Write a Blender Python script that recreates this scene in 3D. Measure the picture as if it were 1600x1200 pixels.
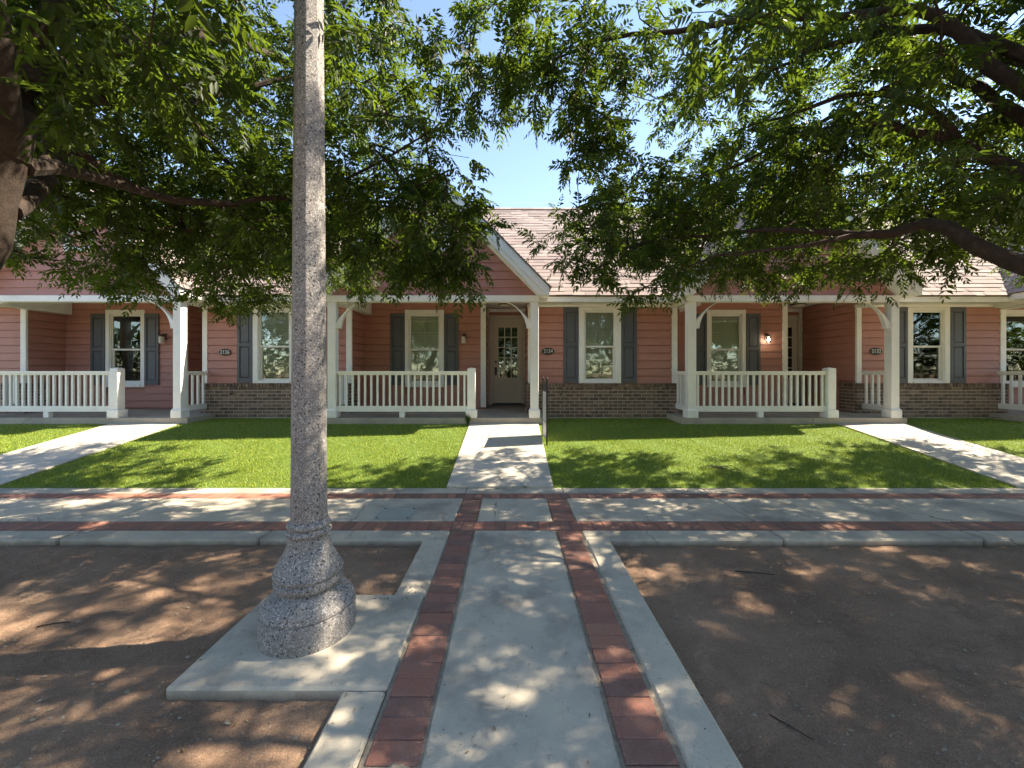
import bpy, bmesh, math, random
import numpy as np
from mathutils import Vector, Matrix, noise
random.seed(7); rng = np.random.default_rng(7)
S = bpy.context.scene
for o in list(bpy.data.objects): bpy.data.objects.remove(o)
COL = S.collection
EYE = 1.43
# ------------------------------------------------------------------ camera
cam_d = bpy.data.cameras.new('camera'); cam = bpy.data.objects.new('camera', cam_d); COL.objects.link(cam)
cam.location = (0, 0, EYE); cam.rotation_euler = (math.radians(90), 0, 0)
cam_d.sensor_width = 36; cam_d.lens = 620 / 1600 * 36
cam_d.shift_x = 1 / 1600; cam_d.shift_y = -18 / 1600
cam_d.clip_start = .05; cam_d.clip_end = 2000
S.camera = cam
# ------------------------------------------------------------------ world + sun
SUN = Vector((1.0, .16, 1.04)).normalized()          # direction to the sun
w = bpy.data.worlds.new('World'); S.world = w; w.use_nodes = True
wn = w.node_tree.nodes; wl = w.node_tree.links
sky = wn.new('ShaderNodeTexSky'); sky.sky_type = 'NISHITA'; sky.sun_disc = False
sky.sun_elevation = math.asin(SUN.z); sky.sun_rotation = math.atan2(SUN.x, SUN.y)
sky.altitude = 1800; sky.air_density = 1.0; sky.dust_density = .05; sky.ozone_density = 2.0
wl.new(sky.outputs[0], wn['Background'].inputs[0]); wn['Background'].inputs[1].default_value = .14
sd = bpy.data.lights.new('sun', 'SUN'); sd.energy = 4.6; sd.angle = math.radians(.55); sd.color = (1, .94, .84)
sun = bpy.data.objects.new('sun', sd); COL.objects.link(sun)
sun.rotation_euler = SUN.to_track_quat('Z', 'Y').to_euler(); sun.location = (20, 5, 20)
S.view_settings.view_transform = 'Standard'; S.view_settings.look = 'None'
S.view_settings.exposure = 1.85; S.view_settings.gamma = 1
S.view_settings.use_curve_mapping = False
S.view_settings.use_white_balance = True; S.view_settings.white_balance_temperature = 7600; S.view_settings.white_balance_tint = 10

# ------------------------------------------------------------------ materials
def newmat(name):
    m = bpy.data.materials.new(name); m.use_nodes = True
    nt = m.node_tree; b = nt.nodes['Principled BSDF']
    return m, nt, b
def N(nt, t, **k):
    n = nt.nodes.new(t)
    for a, v in k.items():
        if a.startswith('i_'):
            key = a[2:]
            n.inputs[int(key) if key.isdigit() else key].default_value = v
        else: setattr(n, a, v)
    return n
def ramp(nt, src, stops):
    r = nt.nodes.new('ShaderNodeValToRGB'); e = r.color_ramp.elements
    while len(e) < len(stops): e.new(.5)
    for el, (p, c) in zip(e, stops): el.position = p; el.color = (*c, 1)
    nt.links.new(src, r.inputs[0]); return r.outputs[0]
def mixc(nt, f, a, b, mode='MIX'):
    m = nt.nodes.new('ShaderNodeMix'); m.data_type = 'RGBA'; m.blend_type = mode
    for sock, v in ((m.inputs[0], f), (m.inputs[6], a), (m.inputs[7], b)):
        if hasattr(v, 'is_linked'): nt.links.new(v, sock)
        else: sock.default_value = v if not isinstance(v, tuple) else (*v, 1)
    return m.outputs[2]
def objco(nt, world=True):
    if world:
        g = nt.nodes.new('ShaderNodeNewGeometry'); return g.outputs['Position']
    t = nt.nodes.new('ShaderNodeTexCoord'); return t.outputs['Object']
def noise_t(nt, co, scale, detail=4, rough=.55, stretch=None):
    n = N(nt, 'ShaderNodeTexNoise', i_Scale=scale, i_Detail=detail, i_Roughness=rough)
    if stretch:
        mp = N(nt, 'ShaderNodeMapping'); mp.inputs['Scale'].default_value = stretch
        nt.links.new(co, mp.inputs[0]); co = mp.outputs[0]
    nt.links.new(co, n.inputs['Vector']); return n.outputs['Fac']
def bump(nt, b, src, strength=.3, dist=.01, prev=None):
    n = N(nt, 'ShaderNodeBump', i_Strength=strength, i_Distance=dist)
    nt.links.new(src, n.inputs['Height'])
    if prev is not None: nt.links.new(prev, n.inputs['Normal'])
    nt.links.new(n.outputs[0], b.inputs['Normal']); return n.outputs[0]
def math_n(nt, op, a, b_=None):
    n = nt.nodes.new('ShaderNodeMath'); n.operation = op
    for i, v in enumerate((a, b_)):
        if v is None: continue
        if hasattr(v, 'is_linked'): nt.links.new(v, n.inputs[i])
        else: n.inputs[i].default_value = v
    return n.outputs[0]
def objrand(nt): return nt.nodes.new('ShaderNodeObjectInfo').outputs['Random']
def islrand(nt): return nt.nodes.new('ShaderNodeNewGeometry').outputs['Random Per Island']
M = {}
def painted(name, col, var=.12, rough=.55, grain=(3, 3, 40), dirt=(.35, .3, .24), dirtamt=.25, obj=True, bs=.15):
    m, nt, b = newmat(name); co = objco(nt)
    n1 = noise_t(nt, co, 6, 6, .6); n2 = noise_t(nt, co, 1.0, 5, .6, grain)
    dk = tuple(c * (1 - var) for c in col); lt = tuple(min(1, c * (1 + var)) for c in col)
    c1 = ramp(nt, n1, [(.3, dk), (.7, lt)])
    if obj: c1 = mixc(nt, math_n(nt, 'MULTIPLY', objrand(nt), .35), c1, tuple(c * .86 for c in col))
    msk = ramp(nt, noise_t(nt, co, 2.3, 7, .7), [(.5, (0, 0, 0)), (.78, (dirtamt,) * 3)])
    c1 = mixc(nt, msk, c1, dirt)
    nt.links.new(c1, b.inputs['Base Color']); b.inputs['Roughness'].default_value = rough
    bump(nt, b, n2, bs, .004); M[name] = m; return m
painted('siding', (.45, .205, .163), .07, .6, (1.5, 40, 60), (.25, .13, .10), .3)
painted('white', (.84, .83, .79), .04, .5, (30, 30, 3), (.50, .46, .40), .35)
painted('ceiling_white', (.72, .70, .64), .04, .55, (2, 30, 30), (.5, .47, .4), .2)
painted('shutter', (.085, .092, .105), .10, .5, (30, 30, 4), (.13, .12, .11), .3)
painted('door', (.62, .56, .47), .04, .45, (40, 40, 4), (.3, .27, .22), .2)
painted('mullion', (.78, .77, .72), .03, .45, (20, 20, 20), (.5, .48, .42), .15)
painted('dark_metal', (.025, .025, .028), .2, .4, (20, 20, 20), (.08, .06, .05), .3)
painted('bronze', (.055, .042, .032), .2, .4, (20, 20, 20), (.10, .08, .06), .3)
painted('plate', (.42, .44, .45), .05, .4, (20, 20, 4), (.3, .28, .25), .3)
painted('digits', (.62, .60, .52), .05, .4, dirtamt=.1)
painted('drip', (.05, .045, .042), .2, .7)
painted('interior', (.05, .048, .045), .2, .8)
painted('cover', (.33, .35, .31), .08, .6, (30, 30, 30), (.2, .18, .14), .5)
def m_brick():
    m, nt, b = newmat('brick'); co = objco(nt)
    c = ramp(nt, objrand(nt), [(0, (.055, .036, .03)), (.3, (.11, .068, .05)), (.6, (.175, .108, .076)), (.85, (.23, .145, .10)), (1, (.32, .23, .165))])
    f = ramp(nt, noise_t(nt, co, 13, 3, .6), [(.5, (0, 0, 0)), (.66, (.75,) * 3)])
    c = mixc(nt, f, c, (.34, .25, .19))
    c = mixc(nt, .35, c, ramp(nt, noise_t(nt, co, 60, 5, .7), [(.3, (.05, .035, .03)), (.7, (.30, .21, .16))]))
    nt.links.new(c, b.inputs['Base Color']); b.inputs['Roughness'].default_value = .85
    bump(nt, b, noise_t(nt, co, 150, 4, .7), .5, .004); M['brick'] = m
m_brick()
def m_mortar():
    m, nt, b = newmat('mortar'); co = objco(nt)
    nt.links.new(ramp(nt, noise_t(nt, co, 30, 5, .7), [(.3, (.42, .36, .29)), (.7, (.58, .50, .41))]), b.inputs['Base Color'])
    b.inputs['Roughness'].default_value = .95; bump(nt, b, noise_t(nt, co, 200, 3), .5, .004); M['mortar'] = m
m_mortar()
def m_paver():
    m, nt, b = newmat('paver'); co = objco(nt)
    c = ramp(nt, objrand(nt), [(0, (.16, .085, .066)), (.18, (.21, .095, .07)), (.5, (.28, .105, .072)), (.8, (.35, .13, .085)), (1, (.39, .165, .105))])
    g = ramp(nt, noise_t(nt, co, 9, 7, .65), [(.36, (.12,) * 3), (.72, (.75,) * 3)])
    c = mixc(nt, g, c, (.27, .16, .125))
    c = mixc(nt, .5, c, ramp(nt, noise_t(nt, co, 120, 4, .75), [(.3, (.28,) * 3), (.7, (.72,) * 3)]), 'OVERLAY')
    nt.links.new(c, b.inputs['Base Color']); b.inputs['Roughness'].default_value = .8
    p = bump(nt, b, noise_t(nt, co, 260, 4, .7), .5, .002); bump(nt, b, noise_t(nt, co, 25, 4), .4, .006, p); M['paver'] = m
m_paver()
def m_concrete(name, base=(.45, .43, .385), warm=(.52, .47, .39), dark=(.30, .29, .27), s=1.):
    m, nt, b = newmat(name); co = objco(nt)
    c = ramp(nt, noise_t(nt, co, 1.7, 8, .62), [(.36, dark), (.5, base), (.64, warm)])
    c = mixc(nt, math_n(nt, 'MULTIPLY', objrand(nt), .3), c, tuple(x * .8 for x in base))
    sp = ramp(nt, noise_t(nt, co, 320, 2, .8), [(.35, (.3,) * 3), (.65, (.68,) * 3)])
    c = mixc(nt, .45, c, sp, 'OVERLAY')
    st = ramp(nt, noise_t(nt, co, 24, 5, .55), [(.62, (0, 0, 0)), (.72, (.6,) * 3)])
    c = mixc(nt, st, c, (.25, .19, .14))
    st = ramp(nt, noise_t(nt, co, 5.5, 6, .7), [(.55, (0, 0, 0)), (.70, (.45,) * 3)])
    c = mixc(nt, st, c, (.31, .26, .20))
    vo = N(nt, 'ShaderNodeTexVoronoi', feature='DISTANCE_TO_EDGE', i_Scale=.55)
    wob = N(nt, 'ShaderNodeTexNoise', i_Scale=3.0, i_Detail=5.0)
    nt.links.new(co, wob.inputs['Vector'])
    add = nt.nodes.new('ShaderNodeVectorMath'); add.operation = 'MULTIPLY_ADD'
    nt.links.new(wob.outputs['Color'], add.inputs[0]); add.inputs[1].default_value = (.35,) * 3; nt.links.new(co, add.inputs[2])
    nt.links.new(add.outputs[0], vo.inputs['Vector'])
    ck = ramp(nt, vo.outputs['Distance'], [(.0, (1,) * 3), (.004, (0,) * 3)])
    ck = mixc(nt, ramp(nt, noise_t(nt, co, .9, 2), [(.52, (0,) * 3), (.56, (1,) * 3)]), (0, 0, 0), ck)
    c = mixc(nt, ck, c, (.09, .075, .06))
    sp_ = nt.nodes.new('ShaderNodeSeparateXYZ'); nt.links.new(co, sp_.inputs[0])
    lowm = ramp(nt, math_n(nt, 'ADD', math_n(nt, 'MULTIPLY', sp_.outputs[2], -9.0), math_n(nt, 'MULTIPLY', noise_t(nt, co, 9, 6, .7), .5)), [(.38, (0,) * 3), (.75, (.8,) * 3)])
    c = mixc(nt, lowm, c, (.16, .11, .075))
    nt.links.new(c, b.inputs['Base Color']); b.inputs['Roughness'].default_value = .88
    p = bump(nt, b, noise_t(nt, co, 350, 3, .8), .45, .002); bump(nt, b, noise_t(nt, co, 12, 6), .35, .006, p)
    M[name] = m
m_concrete('concrete', (.47, .42, .34), (.56, .49, .38), (.28, .25, .21))
m_concrete('walk_concrete', (.48, .44, .375), (.54, .49, .41), (.39, .36, .31))
m_concrete('slab_concrete', (.40, .36, .30), (.46, .40, .32), (.30, .27, .23))
def m_dirt():
    m, nt, b = newmat('dirt'); co = objco(nt)
    c = ramp(nt, noise_t(nt, co, 1.3, 9, .65), [(.3, (.23, .138, .09)), (.5, (.35, .22, .145)), (.72, (.46, .31, .21))])
    c = mixc(nt, .6, c, ramp(nt, noise_t(nt, co, 170, 5, .8), [(.35, (.15,) * 3), (.65, (.85,) * 3)]), 'OVERLAY')
    dk = ramp(nt, noise_t(nt, co, 2.6, 7, .7), [(.55, (0,) * 3), (.72, (.6,) * 3)])
    c = mixc(nt, dk, c, (.11, .070, .048))
    vo = N(nt, 'ShaderNodeTexVoronoi', feature='DISTANCE_TO_EDGE', i_Scale=7.0)
    wob = N(nt, 'ShaderNodeTexNoise', i_Scale=9.0, i_Detail=5.0); nt.links.new(co, wob.inputs['Vector'])
    add = nt.nodes.new('ShaderNodeVectorMath'); add.operation = 'MULTIPLY_ADD'
    nt.links.new(wob.outputs['Color'], add.inputs[0]); add.inputs[1].default_value = (.12,) * 3; nt.links.new(co, add.inputs[2])
    nt.links.new(add.outputs[0], vo.inputs['Vector'])
    ck = ramp(nt, vo.outputs['Distance'], [(.0, (1,) * 3), (.05, (0,) * 3)])
    ms = ramp(nt, noise_t(nt, co, .8, 3), [(.5, (0,) * 3), (.6, (1,) * 3)])
    ck = mixc(nt, ms, (0, 0, 0), ck)
    nt.links.new(c, b.inputs['Base Color']); b.inputs['Roughness'].default_value = .95
    inv = math_n(nt, 'SUBTRACT', 1.0, ck)
    p = bump(nt, b, inv, .8, .012)
    p = bump(nt, b, noise_t(nt, co, 90, 7, .85), 1.0, .012, p); bump(nt, b, noise_t(nt, co, 22, 6, .7), .9, .03, p)
    M['dirt'] = m
m_dirt()
def m_sand():
    m, nt, b = newmat('sand'); co = objco(nt)
    nt.links.new(ramp(nt, noise_t(nt, co, 40, 6, .8), [(.3, (.20, .16, .12)), (.7, (.46, .39, .30))]), b.inputs['Base Color'])
    b.inputs['Roughness'].default_value = .95; bump(nt, b, noise_t(nt, co, 160, 5, .8), .9, .006); M['sand'] = m
m_sand()
def m_grass():
    m, nt, b = newmat('grass'); co = objco(nt)
    c = ramp(nt, islrand(nt), [(0, (.12, .18, .015)), (.45, (.25, .33, .028)), (.8, (.37, .43, .045)), (1, (.48, .48, .14))])
    c = mixc(nt, ramp(nt, noise_t(nt, co, 1.4, 6, .6), [(.35, (0,) * 3), (.7, (.4,) * 3)]), c, (.22, .29, .04))
    nt.links.new(c, b.inputs['Base Color']); b.inputs['Roughness'].default_value = .5
    tr = N(nt, 'ShaderNodeBsdfTranslucent'); nt.links.new(c, tr.inputs[0])
    mx = N(nt, 'ShaderNodeMixShader', i_0=.35); nt.links.new(b.outputs[0], mx.inputs[1]); nt.links.new(tr.outputs[0], mx.inputs[2])
    nt.links.new(mx.outputs[0], nt.nodes['Material Output'].inputs[0]); M['grass'] = m
    m, nt, b = newmat('turf_base'); co = objco(nt)
    nt.links.new(ramp(nt, noise_t(nt, co, 90, 5, .8), [(.3, (.05, .10, .014)), (.7, (.14, .22, .035))]), b.inputs['Base Color'])
    b.inputs['Roughness'].default_value = .9; M['turf_base'] = m
m_grass()
def m_leaf(name, dk, mid, lt, trans, amt=.42):
    m, nt, b = newmat(name)
    c = ramp(nt, islrand(nt), [(0, dk), (.5, mid), (1, lt)])
    nt.links.new(c, b.inputs['Base Color']); b.inputs['Roughness'].default_value = .5
    b.inputs['Specular IOR Level'].default_value = .28
    tr = N(nt, 'ShaderNodeBsdfTranslucent')
    t = ramp(nt, islrand(nt), [(0, tuple(x * .6 for x in trans)), (1, trans)]); nt.links.new(t, tr.inputs[0])
    mx = N(nt, 'ShaderNodeMixShader', i_0=amt); nt.links.new(b.outputs[0], mx.inputs[1]); nt.links.new(tr.outputs[0], mx.inputs[2])
    nt.links.new(mx.outputs[0], nt.nodes['Material Output'].inputs[0]); M[name] = m
m_leaf('leaf', (.011, .022, .007), (.021, .038, .010), (.045, .070, .016), (.19, .29, .025), .42)
m_leaf('dry_leaf', (.16, .10, .05), (.28, .20, .11), (.45, .38, .26), (.2, .15, .08), .2)
def m_bark():
    m, nt, b = newmat('bark'); co = objco(nt)
    n = noise_t(nt, co, 14, 8, .7)
    nt.links.new(ramp(nt, n, [(.3, (.022, .014, .010)), (.55, (.048, .031, .023)), (.75, (.10, .070, .055))]), b.inputs['Base Color'])
    b.inputs['Roughness'].default_value = .9
    p = bump(nt, b, noise_t(nt, co, 9, 8, .75, (3, 3, 1)), .9, .02); bump(nt, b, noise_t(nt, co, 120, 4), .5, .003, p); M['bark'] = m
m_bark()
def m_agg():
    m, nt, b = newmat('aggregate'); co = objco(nt, False)
    v = N(nt, 'ShaderNodeTexVoronoi', i_Scale=56.0); nt.links.new(co, v.inputs['Vector'])
    wob = N(nt, 'ShaderNodeTexNoise', i_Scale=70.0, i_Detail=2.0); nt.links.new(co, wob.inputs['Vector'])
    add = nt.nodes.new('ShaderNodeVectorMath'); add.operation = 'MULTIPLY_ADD'
    nt.links.new(wob.outputs['Color'], add.inputs[0]); add.inputs[1].default_value = (.016,) * 3; nt.links.new(co, add.inputs[2])
    nt.links.new(add.outputs[0], v.inputs['Vector'])
    chip = ramp(nt, v.outputs['Distance'], [(.26, (1,) * 3), (.36, (0,) * 3)])
    sel = N(nt, 'ShaderNodeSeparateColor'); nt.links.new(v.outputs['Color'], sel.inputs[0])
    black = math_n(nt, 'MULTIPLY', chip, math_n(nt, 'GREATER_THAN', sel.outputs[0], .52))
    base = ramp(nt, noise_t(nt, co, 130, 5, .75), [(.3, (.12, .113, .11)), (.5, (.215, .205, .198)), (.7, (.34, .325, .31))])
    v2 = N(nt, 'ShaderNodeTexVoronoi', i_Scale=190.0); nt.links.new(co, v2.inputs['Vector'])
    s2 = N(nt, 'ShaderNodeSeparateColor'); nt.links.new(v2.outputs['Color'], s2.inputs[0])
    base = mixc(nt, math_n(nt, 'MULTIPLY', math_n(nt, 'GREATER_THAN', s2.outputs[1], .80), .7), base, (.11, .10, .105))
    base = mixc(nt, math_n(nt, 'MULTIPLY', math_n(nt, 'GREATER_THAN', s2.outputs[2], .86), .6), base, (.60, .57, .54))
    c = mixc(nt, black, base, (.045, .042, .045))
    c = mixc(nt, ramp(nt, noise_t(nt, co, 3.5, 7, .65), [(.45, (0,) * 3), (.75, (.45,) * 3)]), c, (.16, .135, .12))
    nt.links.new(c, b.inputs['Base Color']); b.inputs['Roughness'].default_value = .78
    bump(nt, b, noise_t(nt, co, 220, 4, .8), .55, .0025); M['aggregate'] = m
m_agg()
def m_shingle():
    m, nt, b = newmat('shingle'); co = objco(nt)
    c = ramp(nt, islrand(nt), [(0, (.225, .175, .16)), (.35, (.265, .208, .19)), (.7, (.30, .24, .218)), (1, (.345, .28, .25))])
    c = mixc(nt, .5, c, ramp(nt, noise_t(nt, co, 220, 3, .8), [(.3, (.25,) * 3), (.7, (.75,) * 3)]), 'OVERLAY')
    c = mixc(nt, ramp(nt, noise_t(nt, co, .8, 5), [(.4, (0,) * 3), (.8, (.3,) * 3)]), c, (.18, .145, .135))
    nt.links.new(c, b.inputs['Base Color']); b.inputs['Roughness'].default_value = .92; M['shingle'] = m
m_shingle()
def m_glass(name, tint, refl):
    m, nt, b = newmat(name); nt.nodes.remove(b)
    t = N(nt, 'ShaderNodeBsdfTransparent'); t.inputs[0].default_value = (*tint, 1)
    g = N(nt, 'ShaderNodeBsdfGlossy'); g.inputs['Roughness'].default_value = .01; g.inputs[0].default_value = (.9, .95, .9, 1)
    n = N(nt, 'ShaderNodeBump', i_Strength=.04, i_Distance=.02); co = objco(nt)
    nt.links.new(noise_t(nt, co, 3, 2), n.inputs['Height']); nt.links.new(n.outputs[0], g.inputs['Normal'])
    f = N(nt, 'ShaderNodeFresnel', i_IOR=1.5)
    mx = N(nt, 'ShaderNodeMixShader')
    nt.links.new(math_n(nt, 'ADD', math_n(nt, 'MULTIPLY', f.outputs[0], 1.6), refl), mx.inputs[0])
    nt.links.new(t.outputs[0], mx.inputs[1]); nt.links.new(g.outputs[0], mx.inputs[2])
    nt.links.new(mx.outputs[0], nt.nodes['Material Output'].inputs[0]); M[name] = m
m_glass('glass', (.95, .985, .96), .04); m_glass('screen_glass', (.84, .86, .82), .0); m_glass('lamp_glass', (.8, .8, .78), .04)
painted('blind', (.80, .80, .72), .03, .6, dirtamt=.0)
def m_bulb():
    m, nt, b = newmat('bulb'); b.inputs['Emission Color'].default_value = (1, .93, .82, 1); b.inputs['Emission Strength'].default_value = 14
    M['bulb'] = m
    m, nt, b = newmat('frosted'); b.inputs['Base Color'].default_value = (.62, .58, .48, 1); b.inputs['Roughness'].default_value = .3; M['frosted'] = m
m_bulb()

# ------------------------------------------------------------------ mesh helpers
class MB:
    def __init__(s): s.v = []; s.f = []
    def add(s, vs, fs):
        o = len(s.v); s.v += [tuple(v) for v in vs]; s.f += [tuple(i + o for i in f) for f in fs]; return s
    def box(s, x0, x1, y0, y1, z0, z1):
        return s.add([(x0, y0, z0), (x1, y0, z0), (x1, y1, z0), (x0, y1, z0), (x0, y0, z1), (x1, y0, z1), (x1, y1, z1), (x0, y1, z1)],
                     [(0, 3, 2, 1), (4, 5, 6, 7), (0, 1, 5, 4), (1, 2, 6, 5), (2, 3, 7, 6), (3, 0, 4, 7)])
    def bbox(s, x0, x1, y0, y1, z0, z1, b=.004):
        """chamfered box"""
        vs = []; idx = {}
        X = (x0, x1); Y = (y0, y1); Z = (z0, z1); sg = (1, -1)
        for i in (0, 1):
            for j in (0, 1):
                for k in (0, 1):
                    idx[i, j, k, 'x'] = len(vs); vs.append((X[i], Y[j] + sg[j] * b, Z[k] + sg[k] * b))
                    idx[i, j, k, 'y'] = len(vs); vs.append((X[i] + sg[i] * b, Y[j], Z[k] + sg[k] * b))
                    idx[i, j, k, 'z'] = len(vs); vs.append((X[i] + sg[i] * b, Y[j] + sg[j] * b, Z[k]))
        q = ((0, 0), (1, 0), (1, 1), (0, 1)); fs = []
        for i in (0, 1):
            f = [idx[i, a, c, 'x'] for a, c in q]; fs.append(f if i else f[::-1])
            f = [idx[a, i, c, 'y'] for a, c in q]; fs.append(f[::-1] if i else f)
            f = [idx[a, c, i, 'z'] for a, c in q]; fs.append(f if i else f[::-1])
        for j in (0, 1):
            for k in (0, 1):
                fs.append([idx[0, j, k, 'y'], idx[1, j, k, 'y'], idx[1, j, k, 'z'], idx[0, j, k, 'z']])
                fs.append([idx[j, 0, k, 'x'], idx[j, 1, k, 'x'], idx[j, 1, k, 'z'], idx[j, 0, k, 'z']])
                fs.append([idx[j, k, 0, 'x'], idx[j, k, 1, 'x'], idx[j, k, 1, 'y'], idx[j, k, 0, 'y']])
        for i in (0, 1):
            for j in (0, 1):
                for k in (0, 1): fs.append([idx[i, j, k, 'x'], idx[i, j, k, 'y'], idx[i, j, k, 'z']])
        return s.add(vs, fs)
    def prism(s, poly, y0, y1):
        """poly of (x,z) extruded along y"""
        n = len(poly); vs = [(x, y0, z) for x, z in poly] + [(x, y1, z) for x, z in poly]
        fs = [tuple(range(n))[::-1], tuple(range(n, 2 * n))] + [(i, (i + 1) % n, n + (i + 1) % n, n + i) for i in range(n)]
        return s.add(vs, fs)
    def hull8(s, a, b):
        """two quads a,b (4 pts each)"""
        return s.add(list(a) + list(b), [(0, 1, 2, 3), (7, 6, 5, 4), (0, 4, 5, 1), (1, 5, 6, 2), (2, 6, 7, 3), (3, 7, 4, 0)])
    def lathe(s, prof, c=(0, 0, 0), n=24, mod=None):
        vs = []; fs = []
        for r, z in prof:
            for k in range(n):
                a = 2 * math.pi * k / n; rr = r * (mod(a, z) if mod else 1)
                vs.append((c[0] + rr * math.cos(a), c[1] + rr * math.sin(a), c[2] + z))
        m = len(prof)
        for i in range(m - 1):
            for k in range(n): fs.append((i * n + k, i * n + (k + 1) % n, (i + 1) * n + (k + 1) % n, (i + 1) * n + k))
        fs.append(tuple(range(n))[::-1]); fs.append(tuple((m - 1) * n + k for k in range(n)))
        return s.add(vs, fs)
    def tube(s, pts, rad, n=6):
        pts = [Vector(p) for p in pts]; m = len(pts); vs = []; fs = []
        up = Vector((.13, .21, .97))
        for i, p in enumerate(pts):
            t = (pts[min(i + 1, m - 1)] - pts[max(i - 1, 0)]).normalized()
            a = t.cross(up)
            if a.length < .1: a = t.cross(Vector((1, 0, 0)))
            a.normalize(); b = t.cross(a); r = rad[i] if hasattr(rad, '__len__') else rad
            for k in range(n):
                th = 2 * math.pi * k / n; vs.append(p + (a * math.cos(th) + b * math.sin(th)) * r)
        for i in range(m - 1):
            for k in range(n): fs.append((i * n + k, i * n + (k + 1) % n, (i + 1) * n + (k + 1) % n, (i + 1) * n + k))
        fs.append(tuple(range(n))); fs.append(tuple((m - 1) * n + k for k in range(n))[::-1])
        return s.add(vs, fs)
    def mesh(s, name, mat, off=(0, 0, 0), smooth=False):
        me = bpy.data.meshes.new(name)
        me.from_pydata([(x - off[0], y - off[1], z - off[2]) for x, y, z in s.v], [], s.f)
        bm = bmesh.new(); bm.from_mesh(me); bmesh.ops.recalc_face_normals(bm, faces=bm.faces); bm.to_mesh(me); bm.free()
        me.materials.append(M[mat])
        if smooth:
            me.polygons.foreach_set('use_smooth', [True] * len(me.polygons))
            try: me.set_sharp_from_angle(angle=math.radians(40))
            except Exception: pass
        return me
def link(name, me, parent=None, loc=(0, 0, 0)):
    o = bpy.data.objects.new(name, me); COL.objects.link(o); o.location = loc
    if parent: o.parent = parent
    return o
def thing(o, label, cat, group=None):
    o['label'] = label; o['category'] = cat
    if group: o['group'] = group
    return o
def empty(name, loc):
    o = bpy.data.objects.new(name, None); COL.objects.link(o); o.location = loc; o.empty_display_size = .2; return o
def npmesh(name, V, F, mat):
    """V (n,3), F (m,k) same size faces"""
    me = bpy.data.meshes.new(name); k = F.shape[1]
    me.vertices.add(len(V)); me.vertices.foreach_set('co', V.astype(np.float32).ravel())
    me.loops.add(F.size); me.loops.foreach_set('vertex_index', F.astype(np.int32).ravel())
    me.polygons.add(len(F)); me.polygons.foreach_set('loop_start', np.arange(0, F.size, k, dtype=np.int32))
    me.update(calc_edges=True); me.validate(); me.materials.append(M[mat]); return me

# ------------------------------------------------------------------ ground
def lawn_z(y):
    if y < 4.91: return -.004
    if y < 7.66: return -.004 + (y - 4.91) / 2.75 * .435
    return .431 + (y - 7.66) * .035
g = MB()
g.add([(-400, -400, -.12), (400, -400, -.12), (400, 400, -.12), (-400, 400, -.12)], [(0, 1, 2, 3)])
o = link('ground', g.mesh('ground', 'dirt')); o['kind'] = 'structure'
nx, ny = 760, 190
xs = np.linspace(-7.5, 7.5, nx); ys = np.linspace(.6, 3.43, ny)
V = np.zeros((nx * ny, 3)); i = 0
for yy in ys:
    for xx in xs:
        z = -.052 + .016 * noise.fractal(Vector((xx * 1.1, yy * 1.1, 3)), 1, 2, 4) + .008 * noise.noise(Vector((xx * 9, yy * 9, 1))) + .0045 * noise.noise(Vector((xx * 26, yy * 26, 5))) + .0025 * noise.noise(Vector((xx * 60, yy * 60, 8)))
        z -= .012 * max(0, 1 - abs(3.40 - yy) / .12) - .0
        for bx in (-.76, .845): z -= .006 * max(0, 1 - abs(xx - bx) / .08)
        if -.8 < xx < .86: z = min(z, -.05)
        V[i] = (xx, yy, z); i += 1
F = np.array([(j * nx + k, j * nx + k + 1, (j + 1) * nx + k + 1, (j + 1) * nx + k) for j in range(ny - 1) for k in range(nx - 1)])
me = npmesh('dirt_bed', V, F, 'dirt'); me.polygons.foreach_set('use_smooth', [True] * len(me.polygons))
o = link('dirt_bed', me); o['kind'] = 'structure'
# lawn sheet
g = MB(); pr = [(4.915, lawn_z(4.915)), (5.5, lawn_z(5.5)), (6.6, lawn_z(6.6)), (7.66, lawn_z(7.66)), (8.7, lawn_z(8.7))]
for (a, za), (b, zb) in zip(pr, pr[1:]):
    g.add([(-30, a, za), (30, a, za), (30, b, zb), (-30, b, zb)], [(0, 1, 2, 3)])
g.add([(-30, 4.915, -.15), (30, 4.915, -.15), (30, 4.915, lawn_z(4.915)), (-30, 4.915, lawn_z(4.915))], [(0, 1, 2, 3)])
o = link('lawn', g.mesh('lawn', 'turf_base')); o['kind'] = 'structure'

# ------------------------------------------------------------------ sidewalk
g = MB(); g.box(-30, 30, 3.42, 4.912, -.2, -.012)
side = link('sidewalk', g.mesh('sidewalk', 'dirt')); side['kind'] = 'structure'
def slab(parent, x0, x1, y0, y1, z0=-.08, z1=0., mat='concrete', b=.006, name='concrete_slab', jit=.0015):
    cx, cy = (x0 + x1) / 2, (y0 + y1) / 2; dz = random.uniform(-jit, jit)
    m = MB(); m.bbox(x0 - cx, x1 - cx, y0 - cy, y1 - cy, z0, z1, b)
    o = link(name, m.mesh(name, mat), parent, (cx, cy, dz)); return o
J = [-.45 + .13 * 0 - 1.72 * k for k in range(9)]
leftJ = [-.545 - 1.625 - 1.72 * k for k in range(9)]; rightJ = [.62 + 1.72 * (k + 1) for k in range(9)]
jl = [-.548] + leftJ; jr = [.625] + rightJ
gap = .005
for seq, sgn in ((jl, -1), (jr, 1)):
    for a, b in zip(seq, seq[1:]):
        x0, x1 = sorted((a, b))
        slab(side, x0 + gap, x1 - gap, 3.832, 4.508)
        slab(side, x0 + gap, x1 - gap, 4.706, 4.912)
        s0, s1 = x0 + gap, x1 - gap
        slab(side, s0, s1, 3.40, 3.602, -.16, 0, b=.014, name='kerb')
slab(side, -.328, .396, 3.832, 4.508)
slab(side, -.548 + gap, .625 - gap, 4.706, 4.912)
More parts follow.
